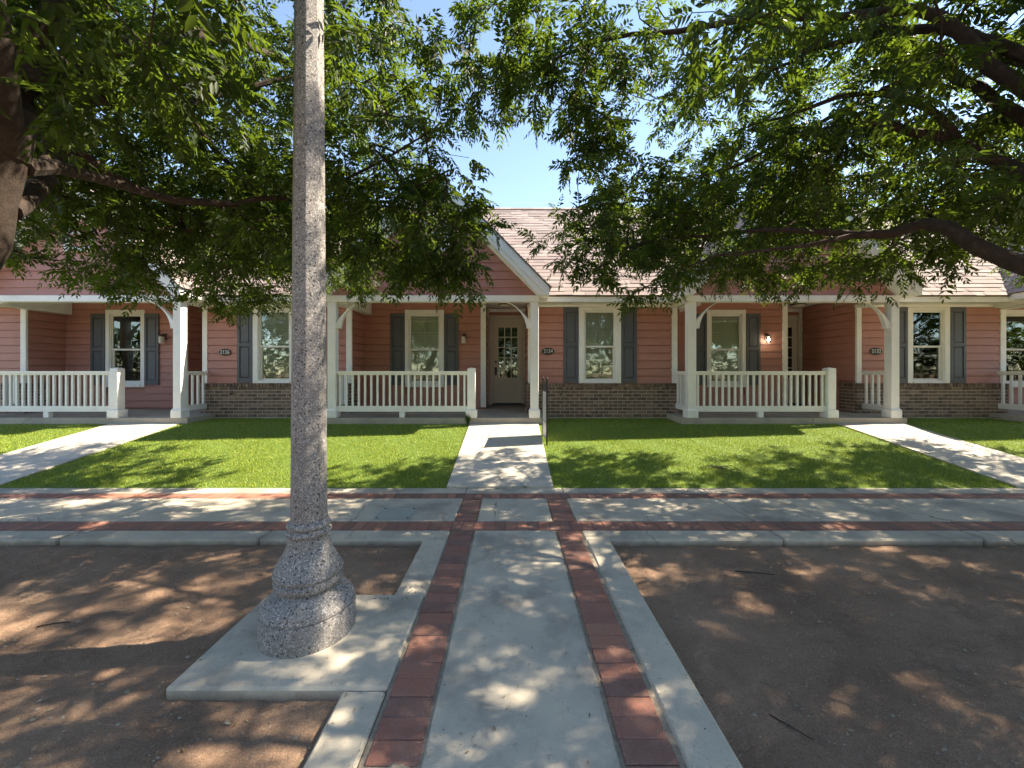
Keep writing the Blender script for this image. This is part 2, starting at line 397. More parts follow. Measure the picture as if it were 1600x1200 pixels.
# pavers
pav_meshes = []
for k in range(4):
    m = MB(); m.bbox(-.0496, .0496, -.0985, .0985, -.05, 0, .0025 + .0008 * k); pav_meshes.append(m.mesh('paver_brick', 'paver'))
def paver(parent, x, y, rot=0, z=0):
    o = link('paver_brick', random.choice(pav_meshes), parent, (x, y, z - .001 - random.random() * .003))
    o.rotation_euler = (random.gauss(0, .006), random.gauss(0, .006), rot + random.gauss(0, .008)); return o
mm = MB(); far = MB()
for yc in (3.717, 4.607):
    lim = 6.7 if yc < 4 else 7.9
    x = -lim
    while x < lim:
        inband = (-.56 < x < -.32) or (.38 < x < .64)
        paver(side, x, yc, 0); x += .1015
for xc in (-.437, .510):
    y = 3.885
    while y < 4.49:
        paver(side, xc, y, math.pi / 2); y += .1015
for yc in (3.717, 4.607):      # bands beyond the frame's sides
    for s in (-1, 1):
        m = MB(); lim = 6.75 if yc < 4 else 7.95
        a, b = sorted((s * lim, s * 30)); m.box(a, b, yc - .098, yc + .098, -.05, -.002)
        link('paver_band', m.mesh('paver_band', 'paver'), side)
# ------------------------------------------------------------------ path towards the camera
g = MB(); g.box(-.56, .645, -2, 3.41, -.15, -.013)
path = link('path', g.mesh('path', 'sand')); path['kind'] = 'structure'
slab(path, -.329, .399, 1.0, 3.60, b=.010); slab(path, -.329, .399, -1.98, .99, b=.010)
slab(path, .643, .845, -1.98, .9, -.15, b=.012); slab(path, .643, .845, .906, 3.394, -.15, b=.012)
slab(path, -.76, -.565, -1.98, 1.789, -.15, .001, b=.012); slab(path, -.755, -.553, 2.562, 3.394, -.15, .001, b=.012)
for xc in (-.443, .516):
    y = 3.545
    while y > -1.9:
        if xc < 0 and 1.40 < y < 1.50:
            o = link('paver_brick', pav_meshes[0], path, (xc + .055, y, -.012)); o.rotation_euler = (0, .02, 1.5); o.scale = (1, .5, 1)
        elif xc < 0 and 1.3 < y <= 1.40: pass
        elif xc > 0 and 1.40 < y < 1.47: pass
        else: paver(path, xc + random.gauss(0, .002), y, math.pi / 2)
        y -= .1022
# sand drifted over the ends of the brick bands
def drift(name, x0, x1, y0, y1, h, seed):
    nx_, ny_ = 60, 60; V = []; F = []
    for j in range(ny_):
        for k in range(nx_):
            u = k / (nx_ - 1); v = j / (ny_ - 1); x = x0 + u * (x1 - x0); y = y0 + v * (y1 - y0)
            e = min(1, u * 5, (1 - u) * 5) * min(1, (1 - v) * 3.0, v * 5)
            z = -.022 + e * h * (.6 + .9 * noise.fractal(Vector((x * 9, y * 9, seed)), 1, 2, 4)) + .004 * noise.noise(Vector((x * 70, y * 70, seed)))
            V.append((x, y, z))
    for j in range(ny_ - 1):
        for k in range(nx_ - 1): F.append((j * nx_ + k, j * nx_ + k + 1, (j + 1) * nx_ + k + 1, (j + 1) * nx_ + k))
    me = npmesh(name, np.array(V), np.array(F), 'sand'); me.polygons.foreach_set('use_smooth', [True] * len(me.polygons))
    o = link(name, me, path); o['kind'] = 'stuff'
drift('sand_drift', -.562, -.33, 1.15, 1.56, .030, 2); drift('sand_drift', .402, .642, 1.15, 1.50, .030, 6)
# lamp pad
m = MB(); m.bbox(-.505, .505, -.382, .382, -.16, 0, .012)
pad = link('concrete_pad', m.mesh('concrete_pad', 'concrete'), None, (-1.067, 2.178, .002)); pad['kind'] = 'structure'
# utility cover
cov = empty('utility_cover', (-1.165, 4.01, 0))
m = MB(); m.box(-.185, .185, -.165, .165, .001, .005); link('frame', m.mesh('frame', 'cover'), cov)
m = MB(); m.bbox(-.165, .165, -.145, .145, .004, .010, .003); m.box(-.05, .05, -.012, .012, .0085, .0115); link('lid', m.mesh('lid', 'cover'), cov)
for sx in (-1, 1):
    for sy in (-1, 1):
        m = MB(); m.lathe([(.012, 0), (.012, .003), (.009, .004)], (sx * .15, sy * .13, .010), 10); link('bolt', m.mesh('bolt', 'dark_metal'), cov)
thing(cov, 'flat greenish rectangular utility lid with corner bolts set in the sidewalk behind the lamp post', 'utility cover')

# ------------------------------------------------------------------ lamp post
lp = empty('lamp_post', (-1.133, 2.222, .002))
def oct_(a, amt):
    a = (a + math.pi / 8 + .12) % (math.pi / 4) - math.pi / 8
    return 1 + amt * (math.cos(math.pi / 8) / math.cos(a) - .962)
m = MB(); m.lathe([(.240, -.03), (.244, 0), (.245, .05), (.243, .128), (.239, .136), (.234, .138), (.234, .146), (.239, .150), (.237, .163), (.226, .180), (.205, .203), (.178, .222), (.152, .237), (.146, .244)], n=72)
link('plinth', m.mesh('plinth', 'aggregate', smooth=True), lp)
m = MB(); m.lathe([(.146, .242), (.150, .250), (.166, .258), (.175, .271), (.177, .288), (.174, .300), (.166, .305), (.166, .311), (.175, .318), (.178, .330), (.172, .343)], n=72)
link('base_ring', m.mesh('base_ring', 'aggregate', smooth=True), lp)
pr = [(.176, .338), (.170, .352), (.162, .370), (.149, .394), (.134, .418), (.121, .444), (.112, .472), (.106, .502), (.103, .530), (.102, .548)]
m = MB(); m.lathe(pr, n=96, mod=lambda a, z: oct_(a, 1.0)); link('bell', m.mesh('bell', 'aggregate', smooth=True), lp)
m = MB(); m.lathe([(.098, .524), (.109, .530), (.116, .540), (.117, .551), (.112, .560), (.104, .565), (.103, .571), (.110, .577), (.113, .586), (.109, .597), (.098, .605), (.090, .613)], n=64)
link('collar', m.mesh('collar', 'aggregate', smooth=True), lp)
pr = [(.0925, .612), (.0925, .70)] + [(.0918 - (z - .7) * .00655, z) for z in np.linspace(.75, 4.3, 30)]
m = MB(); m.lathe(pr, n=96, mod=lambda a, z: oct_(a, .9 if z < 1.5 else .9))
link('shaft', m.mesh('shaft', 'aggregate', smooth=True), lp)
thing(lp, 'tall speckled grey aggregate lamp post with flared bell base standing on the concrete pad', 'lamp post')

# ------------------------------------------------------------------ townhouses
B = (0, 8.0, .45)
XL, XR = -3.48, .45           # porch posts
WL, WR = -3.41, .36           # wall corners left / right of the porch
YF, YB, YD = 8.45, 9.2, 10.1  # front wall, porch back wall, door wall
YP = 7.75                     # post line
XN = 3.51                     # right end of the front wall
XA, ZA = -1.515, 5.32         # gable apex
E = .162                      # siding exposure
def floor_z(y): return .55 + (y - 7.66) * .02
def part(name, mb, mat, parent, loc=None, smooth=False, base=B):
    me = mb.mesh(name, mat, base, smooth); return link(name, me, parent)
def board(mb, p0, p1, n, z0, z1, q0=None, q1=None, th=.024):
    """lap board between plan points p0,p1 with outward normal n; q0,q1 = plan ends at top"""
    q0 = q0 or p0; q1 = q1 or p1
    a = [(p0[0] + n[0] * th, p0[1] + n[1] * th, z0), (p1[0] + n[0] * th, p1[1] + n[1] * th, z0), (p1[0], p1[1], z0), (p0[0], p0[1], z0)]
    b = [(q0[0] + n[0] * .005, q0[1] + n[1] * .005, z1), (q1[0] + n[0] * .005, q1[1] + n[1] * .005, z1), (q1[0], q1[1], z1), (q0[0], q0[1], z1)]
    mb.hull8(a, b)
def siding(parent, p0, p1, n, z0, z1, holes=()):
    """holes: (t0,t1,z0,z1) along the wall in metres from p0"""
    L = math.dist(p0, p1); d = ((p1[0] - p0[0]) / L, (p1[1] - p0[1]) / L)
    z = z0
    while z < z1 - .01:
        zt = min(z + E, z1); segs = [(0, L)]
        cuts = [z, zt]
        hs = [h for h in holes if h[2] < zt - .002 and h[3] > z + .002]
        for h in hs:
            ns = []
            for a, b in segs:
                if h[0] > a: ns.append((a, min(b, h[0])))
                if h[1] < b: ns.append((max(a, h[1]), b))
            segs = [s for s in ns if s[1] - s[0] > .01]
        for a, b in segs:
            mb = MB(); P = (p0[0] + d[0] * a, p0[1] + d[1] * a); Q = (p0[0] + d[0] * b, p0[1] + d[1] * b)
            board(mb, P, Q, n, z + random.uniform(-.0015, .0015), zt - .009); part('siding_board', mb, 'siding', parent)
        z += E
def wall_y(x0, x1, z0, z1, y0, y1, hole=None):
    m = MB()
    if not hole: return m.box(x0, x1, y0, y1, z0, z1)
    a, b, c, d = hole
    m.box(x0, a, y0, y1, z0, z1); m.box(b, x1, y0, y1, z0, z1); m.box(a, b, y0, y1, z0, c); m.box(a, b, y0, y1, d, z1); return m
def window(parent, x0, x1, z0, z1, y, cas=.11, top=.05, bot=.04, grid=True, screen=True, lowsplit=.485, blind=True):
    """casing outer rect; y = wall plane"""
    f = MB(); pr_ = .032
    f.bbox(x0, x0 + cas, y - pr_, y + .01, z0, z1, .003); f.bbox(x1 - cas, x1, y - pr_, y + .01, z0, z1, .003)
    f.bbox(x0 + cas, x1 - cas, y - pr_ + .002, y + .01, z1 - top, z1, .003); f.bbox(x0 + cas, x1 - cas, y - pr_ - .012, y + .01, z0, z0 + bot, .003)
    win = part('window', f, 'white', parent)
    a, b, c, d = x0 + cas, x1 - cas, z0 + bot, z1 - top
    # vinyl frame
    m = MB(); t = .022
    m.box(a, a + t, y - .012, y + .09, c, d); m.box(b - t, b, y - .012, y + .09, c, d); m.box(a + t, b - t, y - .012, y + .09, d - t, d); m.box(a + t, b - t, y - .012, y + .09, c, c + t)
    part('frame', m, 'mullion', win)
    a += t; b -= t; c += t; d -= t; mid = c + (d - c) * lowsplit
    for k, (s0, s1, yy) in enumerate(((c, mid + .015, y + .042), (mid - .015, d, y + .012))):
        m = MB(); r = .030 if k == 0 else .024; rt = .034
        m.box(a, a + r, yy, yy + .028, s0, s1); m.box(b - r, b, yy, yy + .028, s0, s1)
        m.box(a + r, b - r, yy, yy + .028, s0, s0 + rt); m.box(a + r, b - r, yy, yy + .028, s1 - rt, s1)
        part('sash', m, 'mullion', win)
        g0, g1, h0, h1 = a + r, b - r, s0 + rt, s1 - rt
        m = MB(); m.box(g0, g1, yy + .014, yy + .017, h0, h1); part('glass', m, 'glass' if k else 'screen_glass', win)
        if grid:
            m = MB(); gx = (g0 + g1) / 2; gz = (h0 + h1) / 2
            m.box(gx - .007, gx + .007, yy + .019, yy + .026, h0, h1); part('muntin', m, 'mullion', win)
            m = MB(); m.box(g0, gx - .007, yy + .019, yy + .026, gz - .007, gz + .007); m.box(gx + .007, g1, yy + .019, yy + .026, gz - .007, gz + .007); part('muntin', m, 'mullion', win)
    if blind:
        m = MB(); z = c + .06
        while z < d:
            m.add([(a, y + .072, z), (b, y + .072, z), (b, y + .092, z + .043), (a, y + .092, z + .043)], [(0, 1, 2, 3)]); z += .044
        m.box(a, b, y + .072, y + .095, c + .025, c + .042)
        bo = part('blind', m, 'blind', win); bo['kind'] = 'stuff'
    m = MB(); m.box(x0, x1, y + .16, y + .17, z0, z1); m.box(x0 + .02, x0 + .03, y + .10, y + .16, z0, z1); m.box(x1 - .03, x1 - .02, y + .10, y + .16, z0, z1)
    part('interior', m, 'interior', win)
    return win
def shutter(parent, x0, x1, z0, z1, y):
    m = MB(); y0, y1 = y - .045, y - .018; s = .055; zm = z0 + (z1 - z0) * .50
    m.bbox(x0, x0 + s, y0, y1, z0, z1, .003); m.bbox(x1 - s, x1, y0, y1, z0, z1, .003)
    for a, b in ((z0, z0 + .10), (zm - .03, zm + .045), (z1 - .085, z1)): m.bbox(x0 + s, x1 - s, y0, y1, a, b, .003)
    sh = part('shutter', m, 'shutter', parent)
    for a, b in ((z0 + .10, zm - .03), (zm + .045, z1 - .085)):
        m = MB(); xa, xb = x0 + s, x1 - s; q = .028
        m.add([(xa, y0 + .018, a), (xb, y0 + .018, a), (xb, y0 + .018, b), (xa, y0 + .018, b), (xa + .012, y0 + .018, a + .012), (xb - .012, y0 + .018, a + .012), (xb - .012, y0 + .018, b - .012), (xa + .012, y0 + .018, b - .012),
               (xa + q, y0 + .006, a + q), (xb - q, y0 + .006, a + q), (xb - q, y0 + .006, b - q), (xa + q, y0 + .006, b - q)],
              [(0, 1, 5, 4), (1, 2, 6, 5), (2, 3, 7, 6), (3, 0, 4, 7), (4, 5, 9, 8), (5, 6, 10, 9), (6, 7, 11, 10), (7, 4, 8, 11), (8, 9, 10, 11)])
        part('panel', m, 'shutter', sh)
def bricks(parent, meshes, p0, p1, n, z0, ncourse, ch=.0722, rot=0):
    L = math.dist(p0, p1); d = ((p1[0] - p0[0]) / L, (p1[1] - p0[1]) / L)
    for c in range(ncourse):
        t = -.1 * (c % 2); 
        while t < L - .005:
            a = max(t, 0); b = min(t + .203, L)
            if b - a > .03:
                me = meshes['full'] if b - a > .19 else (meshes['half'] if b - a < .13 else meshes['most'])
                sc = (b - a - .010) / {'full': .193, 'half': .093, 'most': .143}['full' if b - a > .19 else ('half' if b - a < .13 else 'most')]
                o = link('brick', me, parent, (p0[0] + d[0] * (a + b) / 2 - B[0] + n[0] * random.uniform(-.0015, .0015), p0[1] + d[1] * (a + b) / 2 - B[1] + n[1] * random.uniform(-.0015, .0015), z0 + ch * (c + .5) - B[2]))
                o.rotation_euler = (0, 0, rot); o.scale = (sc, 1, 1)
            t += .203
    # rowlock cap
    t = 0; zc = z0 + ch * ncourse + .036; k = max(1, round(L / .0745)); st = L / k
    for i in range(k):
        o = link('brick', meshes['row'], parent, (p0[0] + d[0] * (t + st / 2) - B[0] + n[0] * .012, p0[1] + d[1] * (t + st / 2) - B[1] + n[1] * .012, zc - B[2]))
        o.rotation_euler = (0, 0, rot); t += st
BM = {}
for key, wd in (('full', .193), ('half', .093), ('most', .143)):
    m = MB(); m.bbox(-wd / 2, wd / 2, -.035, .035, -.0302, .0302, .003); BM[key] = m.mesh('brick', 'brick')
m = MB(); m.bbox(-.0322, .0322, -.045, .045, -.035, .035, .003); BM['row'] = m.mesh('brick', 'brick')
ZB0, ZB1 = .45, 1.20   # brick base
BC = 9
def lantern(parent, x, y, z, lit=False):
    m = MB(); m.box(x - .035, x + .035, y - .02, y - .0, z - .02, z + .13)
    m.tube([(x, y - .015, z + .09), (x + .0, y - .06, z + .12), (x, y - .10, z + .10)], .009, 6)
    m.lathe([(.058, 0), (.058, .02), (.03, .045), (.012, .05)], (x, y - .10, z + .055), 14)
    la = part('wall_lamp', m, 'bronze', parent, smooth=True)
    m = MB(); m.lathe([(.046, 0), (.052, .02), (.052, .14), (.05, .15)], (x, y - .10, z - .10), 16); part('lamp_shade', m, 'lamp_glass' if lit else 'frosted', la, smooth=True)
    if lit:
        m = MB(); m.lathe([(.006, 0), (.022, .018), (.028, .04), (.022, .06), (.010, .08), (.008, .09)], (x, y - .10, z - .055), 12); part('bulb', m, 'bulb', la, smooth=True)
    return la
def text_mesh(s, size, mat):
    cu = bpy.data.curves.new('digits', 'FONT'); cu.body = s; cu.size = size; cu.extrude = .0025; cu.align_x = 'CENTER'; cu.align_y = 'CENTER'; cu.space_character = 1.05
    ob = bpy.data.objects.new('tmp', cu); COL.objects.link(ob)
    me = bpy.data.meshes.new_from_object(ob); bpy.data.objects.remove(ob); me.materials.clear(); me.materials.append(M[mat]); return me
def plaque(parent, x, z, num):
    y = YF - .022
    m = MB(); n = 28; rx, rz = .135, .078
    for sc, yy in ((1, y - .012),): 
        vs = [(x + rx * math.cos(2 * math.pi * k / n), y, z + rz * math.sin(2 * math.pi * k / n)) for k in range(n)] + [(x + rx * .96 * math.cos(2 * math.pi * k / n), y - .012, z + rz * .94 * math.sin(2 * math.pi * k / n)) for k in range(n)]
        m.add(vs, [tuple(range(n))[::-1], tuple(range(n, 2 * n))] + [(k, (k + 1) % n, n + (k + 1) % n, n + k) for k in range(n)])
    pl = part('house_number', m, 'dark_metal', parent)
    me = text_mesh(num, .112, 'digits')
    o = link('digits', me, pl, (x - B[0], y - .0135 - B[1], z - B[2])); o.rotation_euler = (math.pi / 2, 0, 0)
    o.scale = (.86, 1.05, 1)

def build_unit():
    r = empty('townhouse', B)
    # --- walls (solid bodies behind the boards)
    w_ = MB()
    for bx in (wall_y(WR, XN, ZB0 - .1, 2.95, YF + .025, YF + .15, (1.50, 2.26, 1.24, 2.76)), wall_y(WL - .0, -.61, .45, 3.2, YB + .025, YB + .15, (-2.39, -1.63, 1.14, 2.82)),
               wall_y(-.62, WR + .01, .45, 3.2, YD + .025, YD + .15, (-.47, .33, .60, 2.86))):
        w_.add(bx.v, bx.f)
    w_.box(WL - .15, WL - .022, YF + .16, YB + .15, .4, 3.2); w_.box(WR + .022, WR + .15, YF + .16, YD + .15, .4, 3.2); w_.box(-.76, -.632, YB + .16, YD + .15, .4, 3.2)
    w_.prism([(XA - 2.07, 2.92), (XA + 2.07, 2.92), (XA, 5.0)], 7.760, 7.84)
    part('wall', w_, 'siding', r)
    # --- siding boards
    siding(r, (WR + .10, YF), (XN - .10, YF), (0, -1), ZB1, 2.82, [(.97 - .0 + .0 + (1.43 - .46) - .97, 2.33 - .46, 0, 9)])
    siding(r, (WL, YB), (-.71, YB), (0, -1), .62, 3.05, [(-2.46 - WL, -1.56 - WL, 1.09, 2.88)])
    siding(r, (WL, YF + .02), (WL, YB), (1, 0), .62, 3.05, [(0, .40, 0, ZB1)])
    siding(r, (WR, YF + .02), (WR, YD), (-1, 0), .62, 3.05, [(0, .40, 0, ZB1)])
    siding(r, (-.61, YB + .02), (-.61, YD), (1, 0), .62, 3.05)
    siding(r, (-.60, YD), (.35, YD), (0, -1), .62, 3.05, [(.05, .92, 0, 2.90)])
    z = 2.925
    while z < 4.9:
        zt = z + E; h0 = (5.02 - z) / 1.0156; h1 = max((5.02 - zt) / 1.0156, .01)
        segs = [(XA - h0, XA + h0, XA - h1, XA + h1)]
        if z < 3.12 + .78 and zt > 3.80 - .01 + 0: pass
        wx0, wx1, wz0, wz1 = -1.79, -1.21, 3.78, 4.55
        if z < wz1 - .002 and zt > wz0 + .002:
            segs = [(XA - h0, wx0, XA - h1, wx0), (wx1, XA + h0, wx1, XA + h1)]
        for a, b, c, d in segs:
            if b - a > .02 and d > c - .0:
                mb = MB(); board(mb, (a, 7.745), (b, 7.745), (0, -1), z, zt - .006, (c, 7.745), (d, 7.745)); part('siding_board', mb, 'siding', r)
        z += E
    window(r, -1.79, -1.21, 3.78, 4.55, 7.745, cas=.075, top=.075, bot=.08, grid=False, blind=False)
    # --- brick base
    mb = MB(); mb.box(WR + .01, XN - .01, YF - .048, YF + .10, ZB0 - .1, ZB1 - .004)
    mb.box(WR - .028, WR + .08, YF - .04, YF + .40, ZB0 - .1, ZB1 - .006); mb.box(XN - .08, XN + .028, YF - .041, YF + .40, ZB0 - .1, ZB1 - .006)
    part('mortar', mb, 'mortar', r)
    bricks(r, BM, (WR - .035, YF - .018), (XN + .035, YF - .018), (0, -1), ZB0 + .03, BC, (ZB1 - ZB0 - .075 - .03) / BC)
    bricks(r, BM, (WR - .0, YF + .02), (WR - .0, YF + .40), (-1, 0), ZB0 + .03, BC, (ZB1 - ZB0 - .105) / BC, math.pi / 2)
    bricks(r, BM, (XN - .0, YF + .02), (XN - .0, YF + .40), (1, 0), ZB0 + .03, BC, (ZB1 - ZB0 - .105) / BC, math.pi / 2)
    # --- corner trims
    for x0, x1, y0, y1, z0, z1 in ((WR - .005, WR + .10, YF - .026, YF + .02, ZB1 + .002, 2.82), (XN - .10, XN + .02, YF - .026, YF + .02, ZB1 + .002, 2.82),
                                   (-.71, -.587, YB - .028, YB + .02, .63, 3.05), (WR - .03, WR - .003, YD - .1, YD - .005, .62, 3.05), (-.607, -.58, YD - .1, YD - .005, .62, 3.05)):
        m = MB(); m.bbox(x0, x1, y0, y1, z0, z1, .004); part('corner_trim', m, 'white', r)
    m = MB(); m.bbox(WR - .02, XN + .02, YF - .03, YF + .02, 2.82, 2.875, .003); m.bbox(-.57, WR - .03, YD - .03, YD - .004, 2.965, 3.05, .003); part('frieze', m, 'white', r)
    # --- eave
    m = MB(); m.box(.55, 3.36, 8.06, YF - .032, 2.872, 2.885); part('soffit', m, 'ceiling_white', r)
    m = MB(); m.bbox(.55, 3.36, 8.03, 8.06, 2.862, 2.99, .004); part('fascia', m, 'white', r)
    m = MB(); m.bbox(.60, 3.32, 8.005, 8.035, 2.965, 3.0, .004); part('drip_edge', m, 'drip', r)
    # --- roof deck
    m = MB()
    def rp(x, z, o=0): return (x, 8.0 + (z - 3.0) + o, z - o)
    P = [(.73, 3.0), (3.16, 3.0), (5.405, 5.30), (5.405, 5.95), (-1.515, 5.95), (-1.515, 5.30)]
    top = [rp(*p) for p in P]; bot = [rp(*p, .05) for p in P]
    m.add(top + bot, [(0, 1, 2, 3, 4, 5), (6, 7, 8, 9, 10, 11)] + [(i, (i + 1) % 6, 6 + (i + 1) % 6, 6 + i) for i in range(6)])
    m.add([(-1.515, 10.95, 5.95), (5.405, 10.95, 5.95), (5.405, 14.2, 2.7), (-1.515, 14.2, 2.7)], [(0, 1, 2, 3)])
    m.add([(-1.515, 14, .2), (5.405, 14, .2), (5.405, 14, 2.9), (-1.515, 14, 2.9)], [(0, 1, 2, 3)])
    part('roof', m, 'drip', r)
    # gable roof body (white rake, soffit)
    for s in (-1, 1):
        m = MB(); xe = XA + s * 2.225; ze = ZA - 2.225 * 1.0156 - .012
        poly = [(XA, ZA - .012), (xe, ze), (xe, ze - .17), (XA + s * 2.03, ze - .17 + .02), (XA, ZA - .245)]
        m.prism(poly if s > 0 else poly[::-1], 7.45, 7.745)
        rf = part('rake_soffit', m, 'white', r)
        m = MB(); poly = [(XA, ZA - .012), (xe, ze), (xe, ze - .17), (xe - s * .03, ze - .17), (XA, ZA - .22)]
        m.prism(poly if s > 0 else poly[::-1], 7.425, 7.448); part('rake_board', m, 'white', r)
        m = MB(); poly = [(XA, ZA - .25), (XA + s * 1.94, ZA - .25 - 1.94 * 1.0156), (XA + s * 1.94, ZA - .36 - 1.94 * 1.0156), (XA, ZA - .36)]
        m.prism(poly if s > 0 else poly[::-1], 7.70, 7.742); part('rake_trim', m, 'white', r)
        m = MB(); m.bbox(*sorted((XA + s * 2.04, XA + s * 2.225)), 7.745, 8.3, ze - .16, ze - .03, .004); part('eave_box', m, 'white', r)
        m = MB(); xo = XA + s * 2.245; zo = ZA - 2.245 * 1.0156
        m.add([(XA, 7.415, ZA - .002), (xo, 7.415, zo - .002), (xo, 8.0, zo), (XA, 10.32, ZA - .002), (XA, 7.415, ZA - .03), (xo, 7.415, zo - .03), (xo, 8.0, zo - .03), (XA, 10.32, ZA - .03)],
              [(0, 1, 2, 3), (4, 5, 6, 7), (0, 1, 5, 4), (1, 2, 6, 5)]); part('roof_deck', m, 'drip', r)
    # --- shingles
    m = MB(); R2 = math.sqrt(.5); i = 0
    while True:
        s = -.02 + i * .142; zz = 3.0 + s * R2
        if zz > 5.94: break
        zt = min(zz + .155 * R2, 5.96)
        xl = XA + max(0, (ZA - zz) / 1.0156) - .12; xr = 5.405 - max(0, (ZA - zz) / 1.0156) + .12
        if zz > ZA: xl, xr = XA, 5.405
        x = xl - random.random() * .25
        while x < xr:
            wd = random.choice((.14, .2, .26, .33)) * random.uniform(.9, 1.1); a = max(x, xl); b = min(x + wd, xr)
            if b - a > .02:
                l = .007 + random.choice((0, .007)) ; ly = -l * R2; lz = l * R2
                dz = random.choice((0, 0, .008))
                y0 = 8.0 + (zz - dz - 3.0); y1 = 8.0 + (zt - 3.0)
                m.add([(a, y0 + ly, zz - dz + lz), (b, y0 + ly, zz - dz + lz), (b, y1, zt + .001), (a, y1, zt + .001), (a, y0, zz - dz), (b, y0, zz - dz)], [(0, 1, 2, 3), (4, 5, 1, 0)])
            x += wd
        i += 1
    for sg in (-1, 1):
        c45, s45 = math.cos(math.atan(1.0156)), math.sin(math.atan(1.0156)); L = 2.265 / c45; i = 0
        while True:
            t0 = L - i * .142; t1 = t0 - .155
            if t0 < .03: break
            t1 = max(t1, 0)
            x0 = XA + sg * t0 * c45; z0 = ZA - t0 * s45; x1 = XA + sg * t1 * c45; z1 = ZA - t1 * s45
            ye = 8.0 + (z0 - 3.0) + .22; y = 7.40 - random.random() * .2
            while y < ye:
                wd = random.choice((.14, .2, .26, .33)); a = max(7.40, y); b = min(y + wd, ye)
                if b - a > .02:
                    l = .008 + random.choice((0, .007)); nx_, nz_ = sg * s45 * l, c45 * l
                    m.add([(x0 + nx_, a, z0 + nz_), (x0 + nx_, b, z0 + nz_), (x1, b, z1 + .001), (x1, a, z1 + .001), (x0, a, z0), (x0, b, z0)], [(0, 1, 2, 3), (4, 5, 1, 0)])
                    if a < 7.401: m.add([(x0 + nx_, a, z0 + nz_), (x1, a, z1 + .001), (x1, a, z1 - .02), (x0, a, z0 - .02)], [(0, 1, 2, 3)])
                y += wd
            i += 1
    for x in np.arange(-1.515, 5.40, .3): m.add([(x, 10.86, 5.90), (x + .3, 10.86, 5.90), (x + .3, 10.96, 5.985), (x, 10.96, 5.985), (x, 11.06, 5.9), (x + .3, 11.06, 5.9)], [(0, 1, 2, 3), (3, 2, 5, 4)])
    me = m.mesh('shingles', 'shingle', B); so = link('shingles', me, r); so['kind'] = 'stuff'
    # --- porch slab, ceiling, beams
    m = MB(); x0, x1 = -3.70, .66
    m.hull8([(x0, 7.66, .40), (x1, 7.66, .40), (x1, 8.47, .40), (x0, 8.47, .40)], [(x0, 7.66, floor_z(7.66)), (x1, 7.66, floor_z(7.66)), (x1, 8.40, floor_z(8.40)), (x0, 8.40, floor_z(8.40))])
    m.hull8([(WL + .03, 8.401, .40), (WR - .03, 8.401, .40), (WR - .03, YD + .1, .40), (WL + .03, YD + .1, .40)], [(WL + .03, 8.401, floor_z(8.40)), (WR - .03, 8.401, floor_z(8.40)), (WR - .03, YD + .1, floor_z(YD)), (WL + .03, YD + .1, floor_z(YD))])
    part('porch_floor', m, 'slab_concrete', r)
    m = MB(); y = 7.85
    while y < YD:
        m.bbox(-3.40, .37, y + .003, min(y + .145, YD - .01), 3.065, 3.085, .003); y += .148
    m.box(-3.42, .4, 7.85, YD + .1, 3.086, 3.2)
    part('porch_ceiling', m, 'ceiling_white', r)
    m = MB(); m.bbox(-3.57, .54, 7.665, 7.835, 2.80, 2.922, .004); m.box(-3.56, .53, 7.75, 7.86, 2.92, 3.2)
    m.bbox(.37, .535, 7.836, YF - .035, 2.80, 3.08, .004); m.bbox(-3.565, -3.405, 7.836, YF - .035, 2.80, 3.08, .004)
    part('header_beam', m, 'white', r)
    m = MB(); m.bbox(-3.404, -3.225, 7.84, 9.17, 2.765, 3.06, .004); part('side_beam', m, 'white', r)
    # --- posts
    for x in (XL, XR):
        m = MB(); hw = .078; m.bbox(x - hw, x + hw, YP - hw, YP + hw, .70, 2.799, .006); po = part('post', m, 'white', r)
        m = MB(); m.bbox(x - .105, x + .105, YP - .105, YP + .105, .553, .70, .006)
        a = .105; b = hw + .002
        m.add([(x - a + .006, YP - a + .006, .699), (x + a - .006, YP - a + .006, .699), (x + a - .006, YP + a - .006, .699), (x - a + .006, YP + a - .006, .699), (x - b, YP - b, .735), (x + b, YP - b, .735), (x + b, YP + b, .735), (x - b, YP + b, .735)],
              [(0, 1, 5, 4), (1, 2, 6, 5), (2, 3, 7, 6), (3, 0, 4, 7)])
        part('post_base', m, 'white', po)
        s = 1 if x == XL else -1
        # curved knee brace
        m = MB(); n = 12; lo, hi = [], []; pf = x + s * hw
        for k in range(n + 1):
            t = k / n; th = math.pi / 2 * t
            ex, ez = 1 - math.cos(th), math.sin(th)
            f1, f2 = .85, .30
            u1, v1 = t * (1 - f1) + ex * f1, t * (1 - f1) + ez * f1; u2, v2 = t * (1 - f2) + ex * f2, t * (1 - f2) + ez * f2
            lo.append((pf + s * (.075 + .44 * u1), 2.29 + .51 * v1)); hi.append((pf + s * .42 * u2, 2.40 + .40 * v2))
        for k in range(n): m.prism([lo[k], lo[k + 1], hi[k + 1], hi[k]], YP - .042, YP + .042)
        m.prism([(pf, 2.29), lo[0], hi[0]], YP - .042, YP + .042)
        part('knee_brace', m, 'white', r)
    # --- railings
    def railing(p0, p1, step, n_foot=True):
        L = math.dist(p0, p1); d = ((p1[0] - p0[0]) / L, (p1[1] - p0[1]) / L); nrm = (-d[1], d[0])
        fz = floor_z(min(p0[1], p1[1]))
        def bar(z0, z1, hw):
            mb = MB(); q = [(p0[0] + nrm[0] * hw, p0[1] + nrm[1] * hw), (p1[0] + nrm[0] * hw, p1[1] + nrm[1] * hw), (p1[0] - nrm[0] * hw, p1[1] - nrm[1] * hw), (p0[0] - nrm[0] * hw, p0[1] - nrm[1] * hw)]
            mb.hull8([(a, b, z0) for a, b in q], [(a, b, z1) for a, b in q]); return mb
